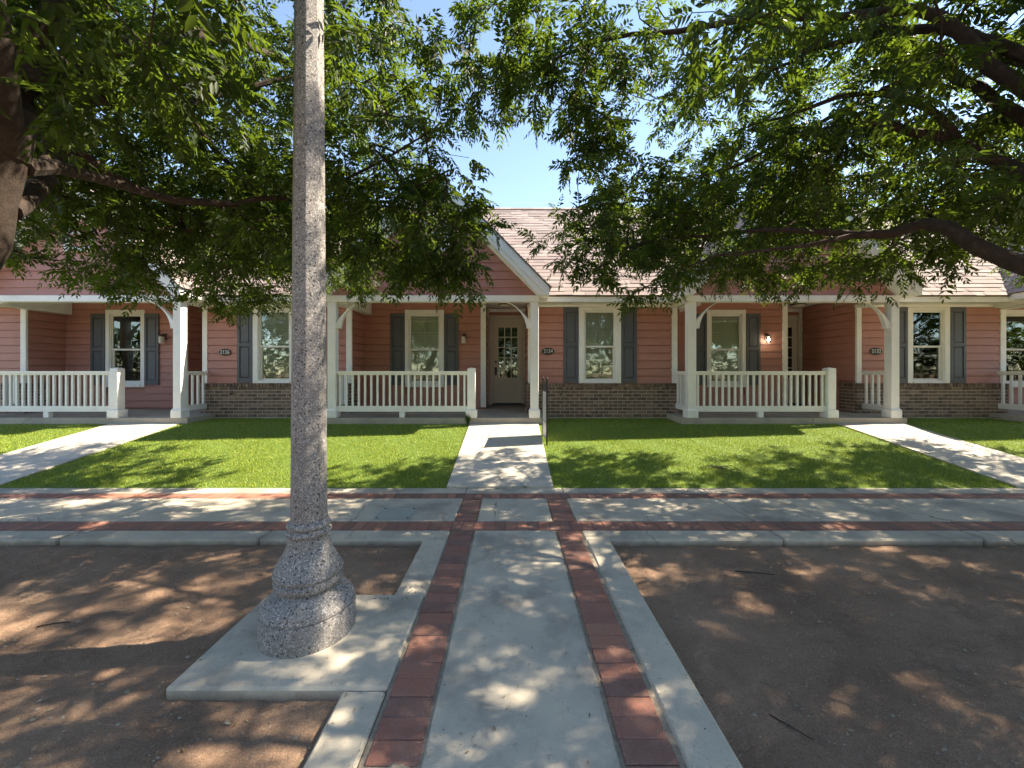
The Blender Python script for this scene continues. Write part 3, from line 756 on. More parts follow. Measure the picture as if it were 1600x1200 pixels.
        top = bar(1.415, 1.455, .045); t2 = bar(1.38, 1.414, .02); top.add(t2.v, t2.f)
        rl = part('railing', top, 'white', r)
        bt = bar(fz + .115, fz + .225, .022); part('bottom_rail', bt, 'white', rl)
        k = max(1, round(L / step)); st = L / k
        for i in range(k):
            c = (p0[0] + d[0] * st * (i + .5), p0[1] + d[1] * st * (i + .5)); hw = .018
            mb = MB(); mb.box(c[0] - hw, c[0] + hw, c[1] - hw, c[1] + hw, fz + .226, 1.379); part('baluster', mb, 'white', rl)
        if n_foot:
            c = ((p0[0] + p1[0]) / 2, (p0[1] + p1[1]) / 2); mb = MB(); mb.box(c[0] - .05, c[0] + .05, c[1] - .04, c[1] + .04, fz + .003, fz + .114); part('foot_block', mb, 'white', rl)
    xn = -.775
    railing((XL + .08, YP), (xn - .08, YP), .121)
    railing((XL - .01, YP + .08), (XL - .01, YF - .06), .125, False)
    railing((XR + .01, YP + .08), (XR + .01, YF - .06), .125, False)
    m = MB(); m.bbox(xn - .078, xn + .078, YP - .078, YP + .078, .70, 1.51, .006); m.add([(xn - .072, YP - .072, 1.509), (xn + .072, YP - .072, 1.509), (xn + .072, YP + .072, 1.509), (xn - .072, YP + .072, 1.509), (xn, YP, 1.53)], [(0, 1, 4), (1, 2, 4), (2, 3, 4), (3, 0, 4)])
    nw = part('newel_post', m, 'white', r)
    m = MB(); m.bbox(xn - .108, xn + .108, YP - .108, YP + .108, .553, .705, .008); part('newel_base', m, 'white', nw)
    # --- windows, shutters
    window(r, 1.43, 2.33, ZB1 + .002, 2.815, YF - .004)
    shutter(r, 1.105, 1.425, ZB1 + .006, 2.812, YF); shutter(r, 2.335, 2.66, ZB1 + .006, 2.812, YF)
    window(r, -2.46, -1.56, 1.09, 2.88, YB - .004, cas=.085, top=.09, bot=.09)
    shutter(r, -2.80, -2.465, 1.14, 2.79, YB); shutter(r, -1.555, -1.225, 1.14, 2.79, YB)
    # --- door
    dx0, dx1, dz0, dz1 = -.445, .265, .655, 2.79
    m = MB(); m.bbox(-.555, dx0 - .004, YD - .045, YD + .02, .60, 2.88, .005); m.bbox(dx1 + .004, .325, YD - .045, YD + .02, .60, 2.88, .005); m.bbox(dx0 - .004, dx1 + .004, YD - .044, YD + .02, dz1 + .004, 2.88, .005)
    m.box(-.52, dx0 - .004, YD - .075, YD - .045, .60, 2.84); m.box(dx1 + .004, .30, YD - .075, YD - .045, .60, 2.84)
    part('door_frame', m, 'door', r)
    m = MB(); m.bbox(-.50, .32, YD - .14, YD + .01, .59, .64, .006); part('threshold', m, 'dark_metal', r)
    gx0, gx1, gz0, gz1 = -.34, .165, 1.285, 2.585
    m = MB(); y0, y1 = YD - .03, YD + .012
    m.box(dx0, gx0, y0, y1, dz0, dz1); m.box(gx1, dx1, y0, y1, dz0, dz1); m.box(gx0, gx1, y0, y1, gz1, dz1); m.box(gx0, gx1, y0, y1, dz0 + .50, gz0)
    m.box(gx0, gx1, y0, y1, dz0, dz0 + .20); m.box(gx0, gx1, y0 + .016, y1, dz0 + .20, dz0 + .50); m.bbox(gx0 + .03, gx1 - .03, y0 + .006, y0 + .016, dz0 + .23, dz0 + .47, .004)
    dr = part('door', m, 'door', r)
    m = MB(); m.box(gx0, gx1, YD - .008, YD - .004, gz0, gz1); part('glass', m, 'screen_glass', dr)
    m = MB()
    for k in range(4):
        x = gx0 + (gx1 - gx0) * k / 3; hw = .011
        a, b = max(x - hw, gx0), min(x + hw, gx1); m.box(a, b, y0 - .003, YD - .010, gz0, gz1)
    for k in range(6):
        z = gz0 + (gz1 - gz0) * k / 5; a, b = max(z - .011, gz0), min(z + .011, gz1)
        for q in range(3):
            xa = gx0 + (gx1 - gx0) * q / 3 + .011; xb = gx0 + (gx1 - gx0) * (q + 1) / 3 - .011; m.box(xa, xb, y0 - .002, YD - .010, a, b)
    part('grille', m, 'mullion', dr)
    m = MB(); m.lathe([(.028, 0), (.028, .012), (.02, .016)], (0, 0, 0), 14); m.v = [(-.395 + a, y0 - c, 1.70 + b) for a, b, c in m.v]; part('deadbolt', m, 'bronze', dr)
    m = MB(); m.bbox(-.425, -.365, y0 - .012, y0, 1.36, 1.56, .004); m.tube([(-.395, y0 - .01, 1.50), (-.395, y0 - .06, 1.495), (-.395, y0 - .06, 1.38), (-.395, y0 - .012, 1.375)], .011, 8); m.lathe([(.018, 0), (.03, .015), (.03, .03), (.02, .04)], (-.395, y0 - .05, 1.52), 12)
    part('door_handle', m, 'dark_metal', dr)
    m = MB(); m.box(-.51, -.48, YD - .052, YD - .045, 1.72, 1.80); part('doorbell', m, 'dark_metal', r)
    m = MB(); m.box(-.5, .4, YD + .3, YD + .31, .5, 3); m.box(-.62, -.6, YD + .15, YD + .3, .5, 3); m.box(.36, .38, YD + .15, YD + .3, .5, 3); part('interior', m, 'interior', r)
    # ceiling light, hose bib
    m = MB(); m.lathe([(.05, -.075), (.12, -.06), (.145, -.02), (.14, 0)], (-.15, 9.45, 3.06), 20); part('ceiling_light', m, 'frosted', r, smooth=True)
    m = MB(); m.lathe([(.152, -.018), (.152, -.012), (.15, 0)], (-.15, 9.45, 3.063), 20)
    m.tube([(-.15 + .149 * math.cos(a), 9.45 + .149 * math.sin(a), 3.035) for a in np.linspace(0, 2 * math.pi, 21)], .008, 5); part('light_rim', m, 'bronze', r)
    m = MB(); m.tube([(1.03, YF - .05, .99), (1.03, YF - .14, .99), (1.035, YF - .16, .94)], .014, 7); m.lathe([(.012, 0), (.038, .005), (.038, .012), (.01, .018)], (1.03, YF - .11, 1.02), 12); part('hose_tap', m, 'bronze', r)
    return r
units = []
P7 = 6.92
proto = build_unit()
def copy_tree(o, parent=None, off=(0, 0, 0)):
    c = o.copy(); COL.objects.link(c)
    if parent: c.parent = parent
    for ch in list(kids[o.name]): copy_tree(ch, c)
    return c
kids = {}
for o in list(bpy.data.objects): kids.setdefault(o.name, [])
for o in list(bpy.data.objects):
    if o.parent: kids[o.parent.name].append(o)
def strip(root, names):
    for o in list(root.children):
        if o.name.split('.')[0] in names:
            for c in list(o.children): bpy.data.objects.remove(c)
            bpy.data.objects.remove(o)
offs = {'left_end': -13.84, 'A': -6.92, 'C': 6.98, 'D': 13.80}
U = {'B': proto}
for k, dx in offs.items():
    c = copy_tree(proto); c.location = (dx, B[1], B[2]); U[k] = c
thing(U['B'], 'dusty pink townhouse numbered 2134 behind the open walkway in the middle', 'house', 'row of joined pink townhouses')
thing(U['A'], 'dusty pink townhouse numbered 2136 left of the middle house, behind the lamp post', 'house', 'row of joined pink townhouses')
thing(U['C'], 'dusty pink townhouse numbered 2132 with lit porch lamp, right of the middle house', 'house', 'row of joined pink townhouses')
thing(U['D'], 'dusty pink townhouse cut off by the right edge, only a porch corner showing', 'house', 'row of joined pink townhouses')
thing(U['left_end'], 'dusty pink townhouse cut off by the left edge, beside the left porch', 'house', 'row of joined pink townhouses')
for k in 'ABCD': lantern(U[k], -1.09, YB - .016, 2.20, k == 'C')
plaque(U['B'], .78, 1.88, '2134'); plaque(U['A'], .84, 1.86, '2136'); plaque(U['C'], .76, 1.88, '2132')

# ------------------------------------------------------------------ front walks
def walk(x0, x1, name='front_walk'):
    base = None; ys_ = [4.915, 5.76, 6.86, 7.655]
    g = MB(); a, b = ys_[0], ys_[-1]
    g.hull8([(x0 + .01, a, -.1), (x1 - .01, a, -.1), (x1 - .01, b, .3), (x0 + .01, b, .3)], [(x0 + .01, a, lawn_z(a) + .004), (x1 - .01, a, lawn_z(a) + .004), (x1 - .01, b, lawn_z(b) + .004), (x0 + .01, b, lawn_z(b) + .004)])
    base = link(name, g.mesh(name, 'sand')); base['kind'] = 'structure'
    for a, b in zip(ys_, ys_[1:]):
        m = MB(); a += .004; b -= .004; t = .022
        m.hull8([(x0, a, lawn_z(a) - .05), (x1, a, lawn_z(a) - .05), (x1, b, lawn_z(b) - .05), (x0, b, lawn_z(b) - .05)], [(x0, a, lawn_z(a) + t), (x1, a, lawn_z(a) + t), (x1, b, lawn_z(b) + t), (x0, b, lawn_z(b) + t)])
        link('concrete_slab', m.mesh('concrete_slab', 'walk_concrete'), base)
WALKS = [(-.80, .52), (-7.72, -6.40), (6.28, 7.56), (13.1, 14.4)]
for a, b in WALKS: walk(a, b)
SLABS = [(-3.70 + d, .66 + d) for d in (0, -6.92, 6.98, 13.80, -13.84)]

# ------------------------------------------------------------------ yard sign (seen edge on)
ys0, ys1, xs0, xs1 = 6.46, 6.93, .578, .552
sg = empty('yard_sign', (.565, 6.7, lawn_z(6.7)))
def sx(t): return xs0 + (xs1 - xs0) * t
def sy(t): return ys0 + (ys1 - ys0) * t
for t in (0, 1):
    m = MB(); m.box(sx(t) - .013, sx(t) + .013, sy(t) - .013, sy(t) + .013, .1, 1.33 - .01 * t); m.lathe([(.014, 0), (.02, .012), (.012, .03), (.004, .036)], (sx(t), sy(t), 1.32), 8)
    link('post', m.mesh('post', 'dark_metal', (.565, 6.7, lawn_z(6.7))), sg)
for z0, z1, mt, nm in ((.34, .60, 'plate', 'lower_panel'), (.62, 1.10, 'plate', 'main_panel'), (1.13, 1.27, 'dark_metal', 'rider_panel')):
    m = MB(); h = .006
    m.hull8([(sx(.035) - h, sy(.035), z0), (sx(.965) - h, sy(.965), z0), (sx(.965) + h, sy(.965), z0), (sx(.035) + h, sy(.035), z0)], [(sx(.035) - h, sy(.035), z1), (sx(.965) - h, sy(.965), z1), (sx(.965) + h, sy(.965), z1), (sx(.035) + h, sy(.035), z1)])
    link(nm, m.mesh(nm, mt, (.565, 6.7, lawn_z(6.7))), sg)
for z in (.61, 1.115, 1.285):
    m = MB(); m.tube([(sx(0), sy(0), z), (sx(1), sy(1), z)], .009, 6); link('rail', m.mesh('rail', 'dark_metal', (.565, 6.7, lawn_z(6.7))), sg)
thing(sg, 'narrow yard sign seen edge on in a dark metal frame beside the middle walk', 'sign')

# ------------------------------------------------------------------ grass
n = 330000
yy = rng.uniform(4.93, 8.42, n); xx = rng.uniform(-1.42, 1.42, n) * (yy + .6)
ok = np.ones(n, bool)
for a, b in WALKS: ok &= ~((xx > a - .004) & (xx < b + .004) & (yy < 7.67))
for a, b in SLABS: ok &= ~((xx > a - .01) & (xx < b + .01) & (yy > 7.65))
# thin out with distance from the lens so blades keep pixel scale
ok &= rng.random(n) < np.clip(1.15 - (yy - 4.9) * .08, 0, 1)
xx, yy = xx[ok], yy[ok]; n = len(xx)
zz = np.where(yy < 7.66, -.004 + (yy - 4.91) / 2.75 * .435, .431 + (yy - 7.66) * .035)
h = rng.uniform(.016, .034, n) * (.8 + .4 * np.sin(xx * 3.1 + yy * 2.3) ** 2); th = rng.uniform(0, 2 * np.pi, n); wv = rng.uniform(.0022, .0042, n)
lean = rng.normal(0, .45, (n, 2)) * h[:, None]
base = np.stack([xx, yy, zz], 1); side_ = np.stack([np.cos(th) * wv, np.sin(th) * wv, np.zeros(n)], 1)
tip = base + np.stack([lean[:, 0], lean[:, 1], h], 1)
V = np.stack([base - side_, base + side_, tip], 1).reshape(-1, 3)
o = link('grass', npmesh('grass', V, np.arange(3 * n).reshape(-1, 3), 'grass')); o['kind'] = 'stuff'
o['label'] = 'short bright green turf in front of the porches'; o['category'] = 'grass'

# ------------------------------------------------------------------ litter and pebbles
def scatter_mesh(name, pts, sizes, mat, flat=.35, kind='stuff', label=None, cat=None):
    m = MB()
    for p, s in zip(pts, sizes):
        a = random.random() * 6.28; k = 5; ring = []
        for j in range(k):
            th = a + 2 * math.pi * j / k; rr = s * random.uniform(.6, 1.1); ring.append((p[0] + rr * math.cos(th), p[1] + rr * math.sin(th) * .8, p[2] + s * flat * random.uniform(0, .4)))
        m.add(ring + [(p[0], p[1], p[2] + s * flat), (p[0], p[1], p[2] - s * .3)], [(j, (j + 1) % k, k) for j in range(k)] + [((j + 1) % k, j, k + 1) for j in range(k)])
    o = link(name, m.mesh(name, mat)); o['kind'] = kind
    if label: o['label'] = label; o['category'] = cat
    return o
def dz(x, y): return -.052 + .016 * noise.fractal(Vector((x * 1.1, y * 1.1, 3)), 1, 2, 4)
pts = []; sz = []
while len(pts) < 7000:
    y = random.uniform(1.2, 3.37); x = random.uniform(-1.4, 1.4) * (y + .3)
    if -.78 < x < .86 or (-1.6 < x < -.55 and 1.78 < y < 2.58): continue
    pts.append((x, y, dz(x, y) + .001)); sz.append(random.choice((.002, .003, .004, .005)) * random.uniform(.7, 1.5) * (2.2 if random.random() < .04 else 1))
while len(pts) < 9500:      # grit washed onto the paving edges
    y = random.uniform(1.2, 3.6); e = random.choice((-.76, -.562, -.335, .405, .64, .845)); x = e + random.gauss(0, .022)
    if (x < -.77 or x > .855) or (abs(x + .76) < .05 and 1.79 < y < 2.56): continue
    pts.append((x, y, .003)); sz.append(random.choice((.001, .0015, .002, .0035)) * random.uniform(.7, 1.4))
for _ in range(900):
    x = random.uniform(-5, 5); y = 3.40 + abs(random.gauss(0, .04))
    if -.77 < x < .86: continue
    pts.append((x, y, .003)); sz.append(random.choice((.0015, .002, .003)))
scatter_mesh('pebbles', pts, sz, 'sand', .7, label='small pebbles and grit scattered over the bare dirt', cat='pebbles')
def flat_leaves(name, pts, mat, smin, smax, label, cat):
    m = MB()
    for p in pts:
        a = random.random() * 6.28; l = random.uniform(smin, smax); w_ = l * random.uniform(.2, .35); c, s = math.cos(a), math.sin(a); cu = l * random.uniform(.05, .35)
        f = lambda u, v, h: (p[0] + c * u - s * v, p[1] + s * u + c * v, p[2] + h)
        m.add([f(-l / 2, 0, .001), f(0, w_ / 2, cu), f(l / 2, 0, cu * .6), f(0, -w_ / 2, .002)], [(0, 1, 2), (0, 2, 3)])
    o = link(name, m.mesh(name, mat)); o['kind'] = 'stuff'; o['label'] = label; o['category'] = cat
pts = []
while len(pts) < 1300:
    y = random.uniform(1.2, 7.5); x = random.uniform(-1.35, 1.35) * (y + .2)
    if y < 3.38:
        if -.56 < x < .64: z = .003
        elif -.78 < x < .86 or (-1.57 < x < -.56 and 1.8 < y < 2.56):
            z = .004
            if (x + 1.133) ** 2 + (y - 2.222) ** 2 < .07: continue
        else: z = dz(x, y) + .003
        if z > 0 and random.random() < .7: continue
    elif y < 4.92:
        z = .003
        if random.random() < .75: continue
    else:
        if any(a < x < b for a, b in WALKS): continue
        z = lawn_z(y) + .022
        if random.random() < .6: continue
    pts.append((x, y, z))
flat_leaves('leaf_litter', pts, 'dry_leaf', .010, .030, 'dry fallen leaflets scattered over dirt, paving and lawn', 'leaf litter')
# berries on the pad
pts = []; sz = []
for k in range(26):
    x = random.gauss(-.72, .09); y = random.gauss(2.57, .05)
    if -.755 > x > -1.5 and y > 2.555: y = 2.50
    pts.append((x, y, .006)); sz.append(random.uniform(.004, .007))
for k in range(40):
    x = random.uniform(-.5, .8); y = random.uniform(1.5, 3.5); pts.append((x, y, .004)); sz.append(random.uniform(.002, .005))
scatter_mesh('berries', pts, sz, 'bronze', .9, label='small dark berries dropped on the concrete pad and path', cat='berries')
def twig(pts, r, label):
    m = MB(); m.tube(pts, [r * (1 - .5 * i / len(pts)) for i in range(len(pts))], 5); o = link('twig', m.mesh('twig', 'bark')); thing(o, label, 'twig', 'fallen twigs')
def rz(x, y, h=.006): return (x, y, dz(x, y) + h)
twig([rz(1.66, 2.94), rz(1.80, 2.93), rz(1.93, 2.91)], .004, 'thin curved twig lying on the dirt right of the path near the kerb')
twig([rz(1.12, 1.72), rz(1.17, 1.66), rz(1.22, 1.60)], .003, 'short thin twig on the dirt beside the right edging strip')
twig([rz(-2.75, 2.30), rz(-2.68, 2.33), rz(-2.60, 2.335)], .004, 'dark twig on the dirt at the far left edge')
twig([rz(3.4, 2.62), rz(3.46, 2.56)], .006, 'dark twig on the dirt near the right edge')
m = MB()
for k in range(14):
    a = random.uniform(-.5, .5) + (math.pi if k % 2 else 0); l = random.uniform(.06, .16); x, y = 2.9 + random.gauss(0, .07), 5.47 + random.gauss(0, .04); z = lawn_z(y) + .03
    m.tube([(x, y, z), (x + l * .5 * math.cos(a), y + l * .5 * math.sin(a), z + random.uniform(.0, .03)), (x + l * math.cos(a), y + l * math.sin(a), z + random.uniform(-.01, .02))], .004, 4)
o = link('twig_clump', m.mesh('twig_clump', 'bark')); thing(o, 'small clump of dry twigs lying on the right lawn', 'twigs')

# weed tufts: at the porch step and in the walk joint
def tuft(x, y, z, n_, h_, label):
    V = []; F = []; k = 0
    for i in range(n_):
        a = random.random() * 6.28; r = random.uniform(0, .03); hh = h_ * random.uniform(.5, 1); l = random.uniform(.02, .07)
        b = Vector((x + r * math.cos(a), y + r * math.sin(a), z)); t = b + Vector((l * math.cos(a), l * math.sin(a), hh)); s = Vector((-math.sin(a), math.cos(a), 0)) * .005
        V += [b, b.lerp(t, .6) + s + Vector((0, 0, .02 * h_)), t, b.lerp(t, .6) - s]; F.append((k, k + 1, k + 2, k + 3)); k += 4
    me = npmesh('weed', np.array([tuple(v) for v in V]), np.array(F), 'leaf'); o = link('weed', me); thing(o, label, 'weed')
tuft(-.83, 7.60, .43, 60, .24, 'small pale weed growing beside the step of the middle porch')
tuft(.165, 4.93, .0, 26, .05, 'tiny green weed in the joint where the middle walk meets the sidewalk')

# ------------------------------------------------------------------ trees
def PX(px, py, Y): return Vector(((px - 799) / 620 * Y, Y, EYE + (582 - py) / 620 * Y))
def resample(pts, rad, step=.16):
    out = [Vector(pts[0])]; ro = [rad[0]]
    # catmull-rom
    P = [Vector(p) for p in pts]; n = len(P)
    for i in range(n - 1):
        p0, p1, p2, p3 = P[max(i - 1, 0)], P[i], P[i + 1], P[min(i + 2, n - 1)]
        k = max(1, int((p2 - p1).length / step))
        for j in range(1, k + 1):
            t = j / k
            q = .5 * ((2 * p1) + (p2 - p0) * t + (2 * p0 - 5 * p1 + 4 * p2 - p3) * t * t + (3 * p1 - p0 - 3 * p2 + p3) * t ** 3)
            q += Vector((random.gauss(0, .008), random.gauss(0, .008), random.gauss(0, .008)))
            out.append(q); ro.append(rad[i] * (1 - t) + rad[i + 1] * t)
    return out, ro
def make_leaves(O, D, near):
    """compound leaves: O origins (n,3), D directions (n,3)"""
    n = len(O); k = 5; nl = 2 * k + 1
    L = rng.uniform(.13, .24, n) 
    D = D / np.linalg.norm(D, axis=1, keepdims=True)
    up = np.tile([0, 0, 1.], (n, 1)) + rng.normal(0, .45, (n, 3))
    Sd = np.cross(D, up); Sd /= np.linalg.norm(Sd, axis=1, keepdims=True) + 1e-9
    Nn = np.cross(Sd, D)
    t = np.concatenate([np.repeat(np.linspace(.22, .92, k), 2), [1.0]])          # along rachis
    sgn = np.array([1, -1] * k + [0]); sag = rng.uniform(.05, .40, n)
    down = np.array([0, 0, -1.])
    base = O[:, None] + D[:, None] * (t[None, :, None] * L[:, None, None]) + down * ((t ** 2)[None, :, None] * (L * sag)[:, None, None])
    tang = D[:, None] + down * (2 * t[None, :, None] * sag[:, None, None]); tang /= np.linalg.norm(tang, axis=2, keepdims=True)
    ang = np.radians(52) + rng.normal(0, .14, (n, nl))
    dirl = tang * np.cos(ang)[..., None] + Sd[:, None] * (np.sin(ang) * sgn)[..., None] + down * rng.uniform(.0, .32, (n, nl))[..., None]
    dirl[:, -1] = tang[:, -1]; dirl /= np.linalg.norm(dirl, axis=2, keepdims=True)
    ll = rng.uniform(.055, .078, (n, nl)) * (.8 + .3 * np.sin(np.pi * t))[None] * (L / .19)[:, None] ** .5
    wv = np.cross(dirl, Nn[:, None] + rng.normal(0, .3, (n, nl, 3))); wv /= np.linalg.norm(wv, axis=2, keepdims=True) + 1e-9
    hw = ll * rng.uniform(.155, .22, (n, nl)); fold = np.cross(wv, dirl) * (hw * .5)[..., None]
    bend = down * (ll * rng.uniform(.0, .22, (n, nl)))[..., None]
    a = base; tip = base + dirl * ll[..., None] + bend
    if near:
        m1 = base + dirl * (ll * .3)[..., None] ; m2 = base + dirl * (ll * .62)[..., None] + bend * .4
        l1 = m1 + wv * hw[..., None] + fold; r1 = m1 - wv * hw[..., None] + fold
        l2 = m2 + wv * (hw * .8)[..., None] + fold * .8; r2 = m2 - wv * (hw * .8)[..., None] + fold * .8
        V = np.stack([a, l1, l2, tip, r2, r1, m1, m2], 2).reshape(-1, 3)
        q = np.arange(n * nl)[:, None] * 8
        F = np.concatenate([q + np.array(f) for f in ((0, 6, 1), (0, 5, 6), (1, 6, 7), (1, 7, 2), (6, 5, 4), (6, 4, 7), (2, 7, 3), (7, 4, 3))])
    else:
        m1 = base + dirl * (ll * .42)[..., None] + bend * .2
        l1 = m1 + wv * hw[..., None] + fold; r1 = m1 - wv * hw[..., None] + fold
        V = np.stack([a, l1, tip, r1], 2).reshape(-1, 3)
        q = np.arange(n * nl)[:, None] * 4
        F = np.concatenate([q + np.array([0, 2, 1]), q + np.array([0, 3, 2])])
    return V, F
def tree(name, base, limbs, envs, ncl, label, holes=(), leaves_per=7, cam_clear=.75, seed=1, gen=7, crown_c=None):
    random.seed(seed); global rng; rng = np.random.default_rng(seed)
    root = empty(name, base); bx, by, bz = base
    nodes = []; par = []; rad0 = []; paths = []
    def add_path(pts, rad, attach=None):
        pp, rr = resample(pts, rad); ids = []
        for i, (p, q) in enumerate(zip(pp, rr)):
            par.append(attach if i == 0 else len(nodes) - 1); ids.append(len(nodes)); nodes.append(p); rad0.append(q)
        paths.append((pp, rr)); return ids
    for pts, rad in limbs: add_path(pts, rad)
    # cluster centres inside the envelopes
    cl = []
    vol = [e[1][0] * e[1][1] * e[1][2] * e[2] for e in envs]; tot = sum(vol); tries = 0
    while len(cl) < ncl and tries < ncl * 60:
        tries += 1; r = random.random() * tot
        for e, v in zip(envs, vol):
            r -= v
            if r <= 0: break
        d = Vector((random.gauss(0, 1), random.gauss(0, 1), random.gauss(0, 1))).normalized() * (random.random() ** (1 / 2.4))
        p = Vector((e[0][0] + d.x * e[1][0], e[0][1] + d.y * e[1][1], e[0][2] + d.z * e[1][2]))
        # clumpy density
        nz = noise.noise(p * 1.15 + Vector((seed * 7.3, 0, 0))) + .5 * noise.noise(p * 2.6)
        if nz < -.10 and random.random() < .65: continue
        if (p - Vector((0, 0, EYE))).length < cam_clear: continue
        if any(h(p) for h in holes): continue
        cl.append(p)
    NP = np.array([tuple(p) for p in nodes]); cl = np.array([tuple(p) for p in cl])
    dmin = np.min(np.linalg.norm(cl[:, None] - NP[None], axis=2), axis=1) if len(cl) * len(NP) < 6e6 else np.array([np.min(np.linalg.norm(NP - c, axis=1)) for c in cl])
    order = np.argsort(dmin); buf = np.zeros((len(NP) + ncl * 40, 3)); cnt = len(NP); buf[:cnt] = NP
    par = list(par) + []; LO = []; LD = []
    tips = []
    nskel = cnt
    for ci in order:
        c = cl[ci]; j = int(np.argmin(np.linalg.norm(buf[:cnt] - c, axis=1))); a = Vector(buf[j]); b = Vector(c); Ld = (b - a).length
        k = max(2, min(12, int(Ld / .14))); mid = (a + b) / 2 + Vector((random.gauss(0, .12), random.gauss(0, .12), random.gauss(.05, .10))) * Ld
        prev = j
        for s in range(1, k + 1):
            t = s / k; q = a * (1 - t) ** 2 + mid * 2 * t * (1 - t) + b * t * t
            if cnt >= len(buf): break
            buf[cnt] = q; par.append(prev); prev = cnt; cnt += 1
        tips.append(prev)
        tg = (b - mid).normalized() if Ld > 1e-4 else Vector((0, 0, 1))
        m_ = leaves_per + random.randint(-2, 2)
        for s in range(m_):
            t = 1 - .75 * random.random() ** 1.3; q = a * (1 - t) ** 2 + mid * 2 * t * (1 - t) + b * t * t
            if Ld > 1.0: q = b.lerp(q, min(1, .5 / Ld + .1))
            dd = (tg * random.uniform(-.1, .9) + Vector((random.gauss(0, .65), random.gauss(0, .65), random.gauss(-.10, .45)))).normalized()
            LO.append(tuple(q)); LD.append(tuple(dd))
    # pipe radii for grown nodes
    wgt = np.zeros(cnt); 
    for t in tips: wgt[t] += 1
    for i in range(cnt - 1, nskel - 1, -1):
        if par[i] is not None: wgt[par[i]] += wgt[i]
    mb = MB(); off = Vector(base)
    for pp, rr in paths: mb.tube(pp, rr, 10 if rr[0] > .05 else 7)
    # chain grown nodes into tubes
    child = {}
    for i in range(nskel, cnt): child.setdefault(par[i], []).append(i)
    started = set()
    for i in range(nskel, cnt):
        p_ = par[i]
        if p_ >= nskel and child[p_][0] == i: continue
        chain = [p_, i]
        while chain[-1] in child: chain.append(child[chain[-1]][0])
        pts_ = [Vector(buf[c]) for c in chain]; r_ = [min(.03, .0028 * max(1, wgt[c]) ** .46) for c in chain]; r_[0] = r_[1] 
        mb.tube(pts_, r_, 4)
    tr = link('trunk', mb.mesh('trunk', 'bark', base, smooth=True), root)
    LO = np.array(LO); LD = np.array(LD)
    nr = np.linalg.norm(LO - np.array([0, 0, EYE]), axis=1) < 3.0
    for nm, sel, near in (('crown', ~nr, False), ('low_leaves', nr, True)):
        if sel.sum() < 3: continue
        V, F = make_leaves(LO[sel], LD[sel], near); V = V - np.array(base)
        me = npmesh(nm, V, F, 'leaf'); o = link(nm, me, root); o['kind'] = 'stuff'
    thing(root, label, 'tree', 'street trees in the dirt strip')
    return root
def gen_limbs(top, r0, cc, R, n, z0, z1, seed, avoid=None):
    random.seed(seed); out = []
    for i in range(n):
        a = 2 * math.pi * (i + random.uniform(-.25, .25)) / n; f = random.uniform(.6, .85); zt = random.uniform(z0, z1)
        e = Vector((cc[0] + R[0] * f * math.cos(a), cc[1] + R[1] * f * math.sin(a), zt)); t = Vector(top)
        m1 = t.lerp(e, .35) + Vector((random.gauss(0, .1), random.gauss(0, .1), .35 + random.random() * .3)); m2 = t.lerp(e, .7) + Vector((random.gauss(0, .12), random.gauss(0, .12), .25))
        out.append(([t, m1, m2, e], [r0, r0 * .7, r0 * .45, r0 * .2]))
    return out
# left tree
LB = (-3.55, 2.30, -.06)
fork = PX(12, 245, 2.35)
limbsL = [([LB, (-3.55, 2.32, .6), (-3.4, 2.34, 1.5), PX(-30, 380, 2.35), PX(-4, 310, 2.35), fork], [.18, .14, .12, .105, .095, .09]),
          ([fork, PX(34, 170, 2.35), PX(60, 90, 2.4), PX(90, -20, 2.6), PX(170, -190, 3.0)], [.10, .075, .06, .05, .02]),
          ([fork, PX(8, 190, 2.2), PX(2, 90, 2.1), PX(-30, -60, 2.0), (-3.1, 1.6, 5.6)], [.07, .06, .05, .045, .02]),
          ([PX(14, 330, 2.40), PX(60, 290, 2.75), PX(85, 225, 3.1), PX(110, 120, 3.5), PX(170, 0, 3.9), PX(240, -60, 4.2)], [.06, .06, .05, .042, .034, .015]),
          ([PX(40, 262, 2.4), PX(90, 258, 2.6), PX(150, 280, 2.9), PX(230, 302, 3.2), PX(330, 318, 3.5), PX(440, 310, 3.8), PX(560, 318, 4.0), PX(660, 328, 4.1)], [.050, .045, .040, .034, .03, .024, .016, .008]),
          ([PX(78, 235, 3.1), PX(130, 240, 3.2), PX(170, 268, 3.4), PX(240, 300, 3.7), PX(300, 340, 4.3)], [.040, .036, .03, .025, .012]),
          ([PX(60, 180, 2.6), PX(150, 155, 2.7), PX(250, 165, 3.0), PX(330, 150, 3.4), PX(450, 120, 3.8), PX(560, 60, 4.1)], [.045, .038, .032, .028, .02, .01]),
          ([PX(440, 310, 3.8), PX(540, 280, 3.8), PX(620, 240, 3.75), PX(690, 190, 3.7)], [.018, .014, .011, .006]),
          ]
limbsL += gen_limbs(fork + Vector((0, 0, .5)), .07, (-3.3, 2.9), (2.8, 3.6), 7, 3.0, 5.6, 5)
def gapL(p):      # open air between the two crowns
    return (p.x > (-.22 - .04 * p.y if p.z > EYE + .50 * p.y else -.03) and p.z < 5.4) or (p.y < 3.2 and p.z < EYE + .62 * p.y and p.x < -.6)
envL = [((-3.5, 3.0, 4.3), (3.0, 3.7, 2.2), 1.0), ((-1.35, 3.75, 2.95), (1.25, 1.15, .85), 1.7), ((-.70, 3.9, 2.75), (.68, .8, .62), 2.2), ((-1.75, 1.75, 3.15), (.75, .6, .5), 1.6), ((-3.6, 5.1, 3.15), (2.7, 1.9, .95), 2.3)]
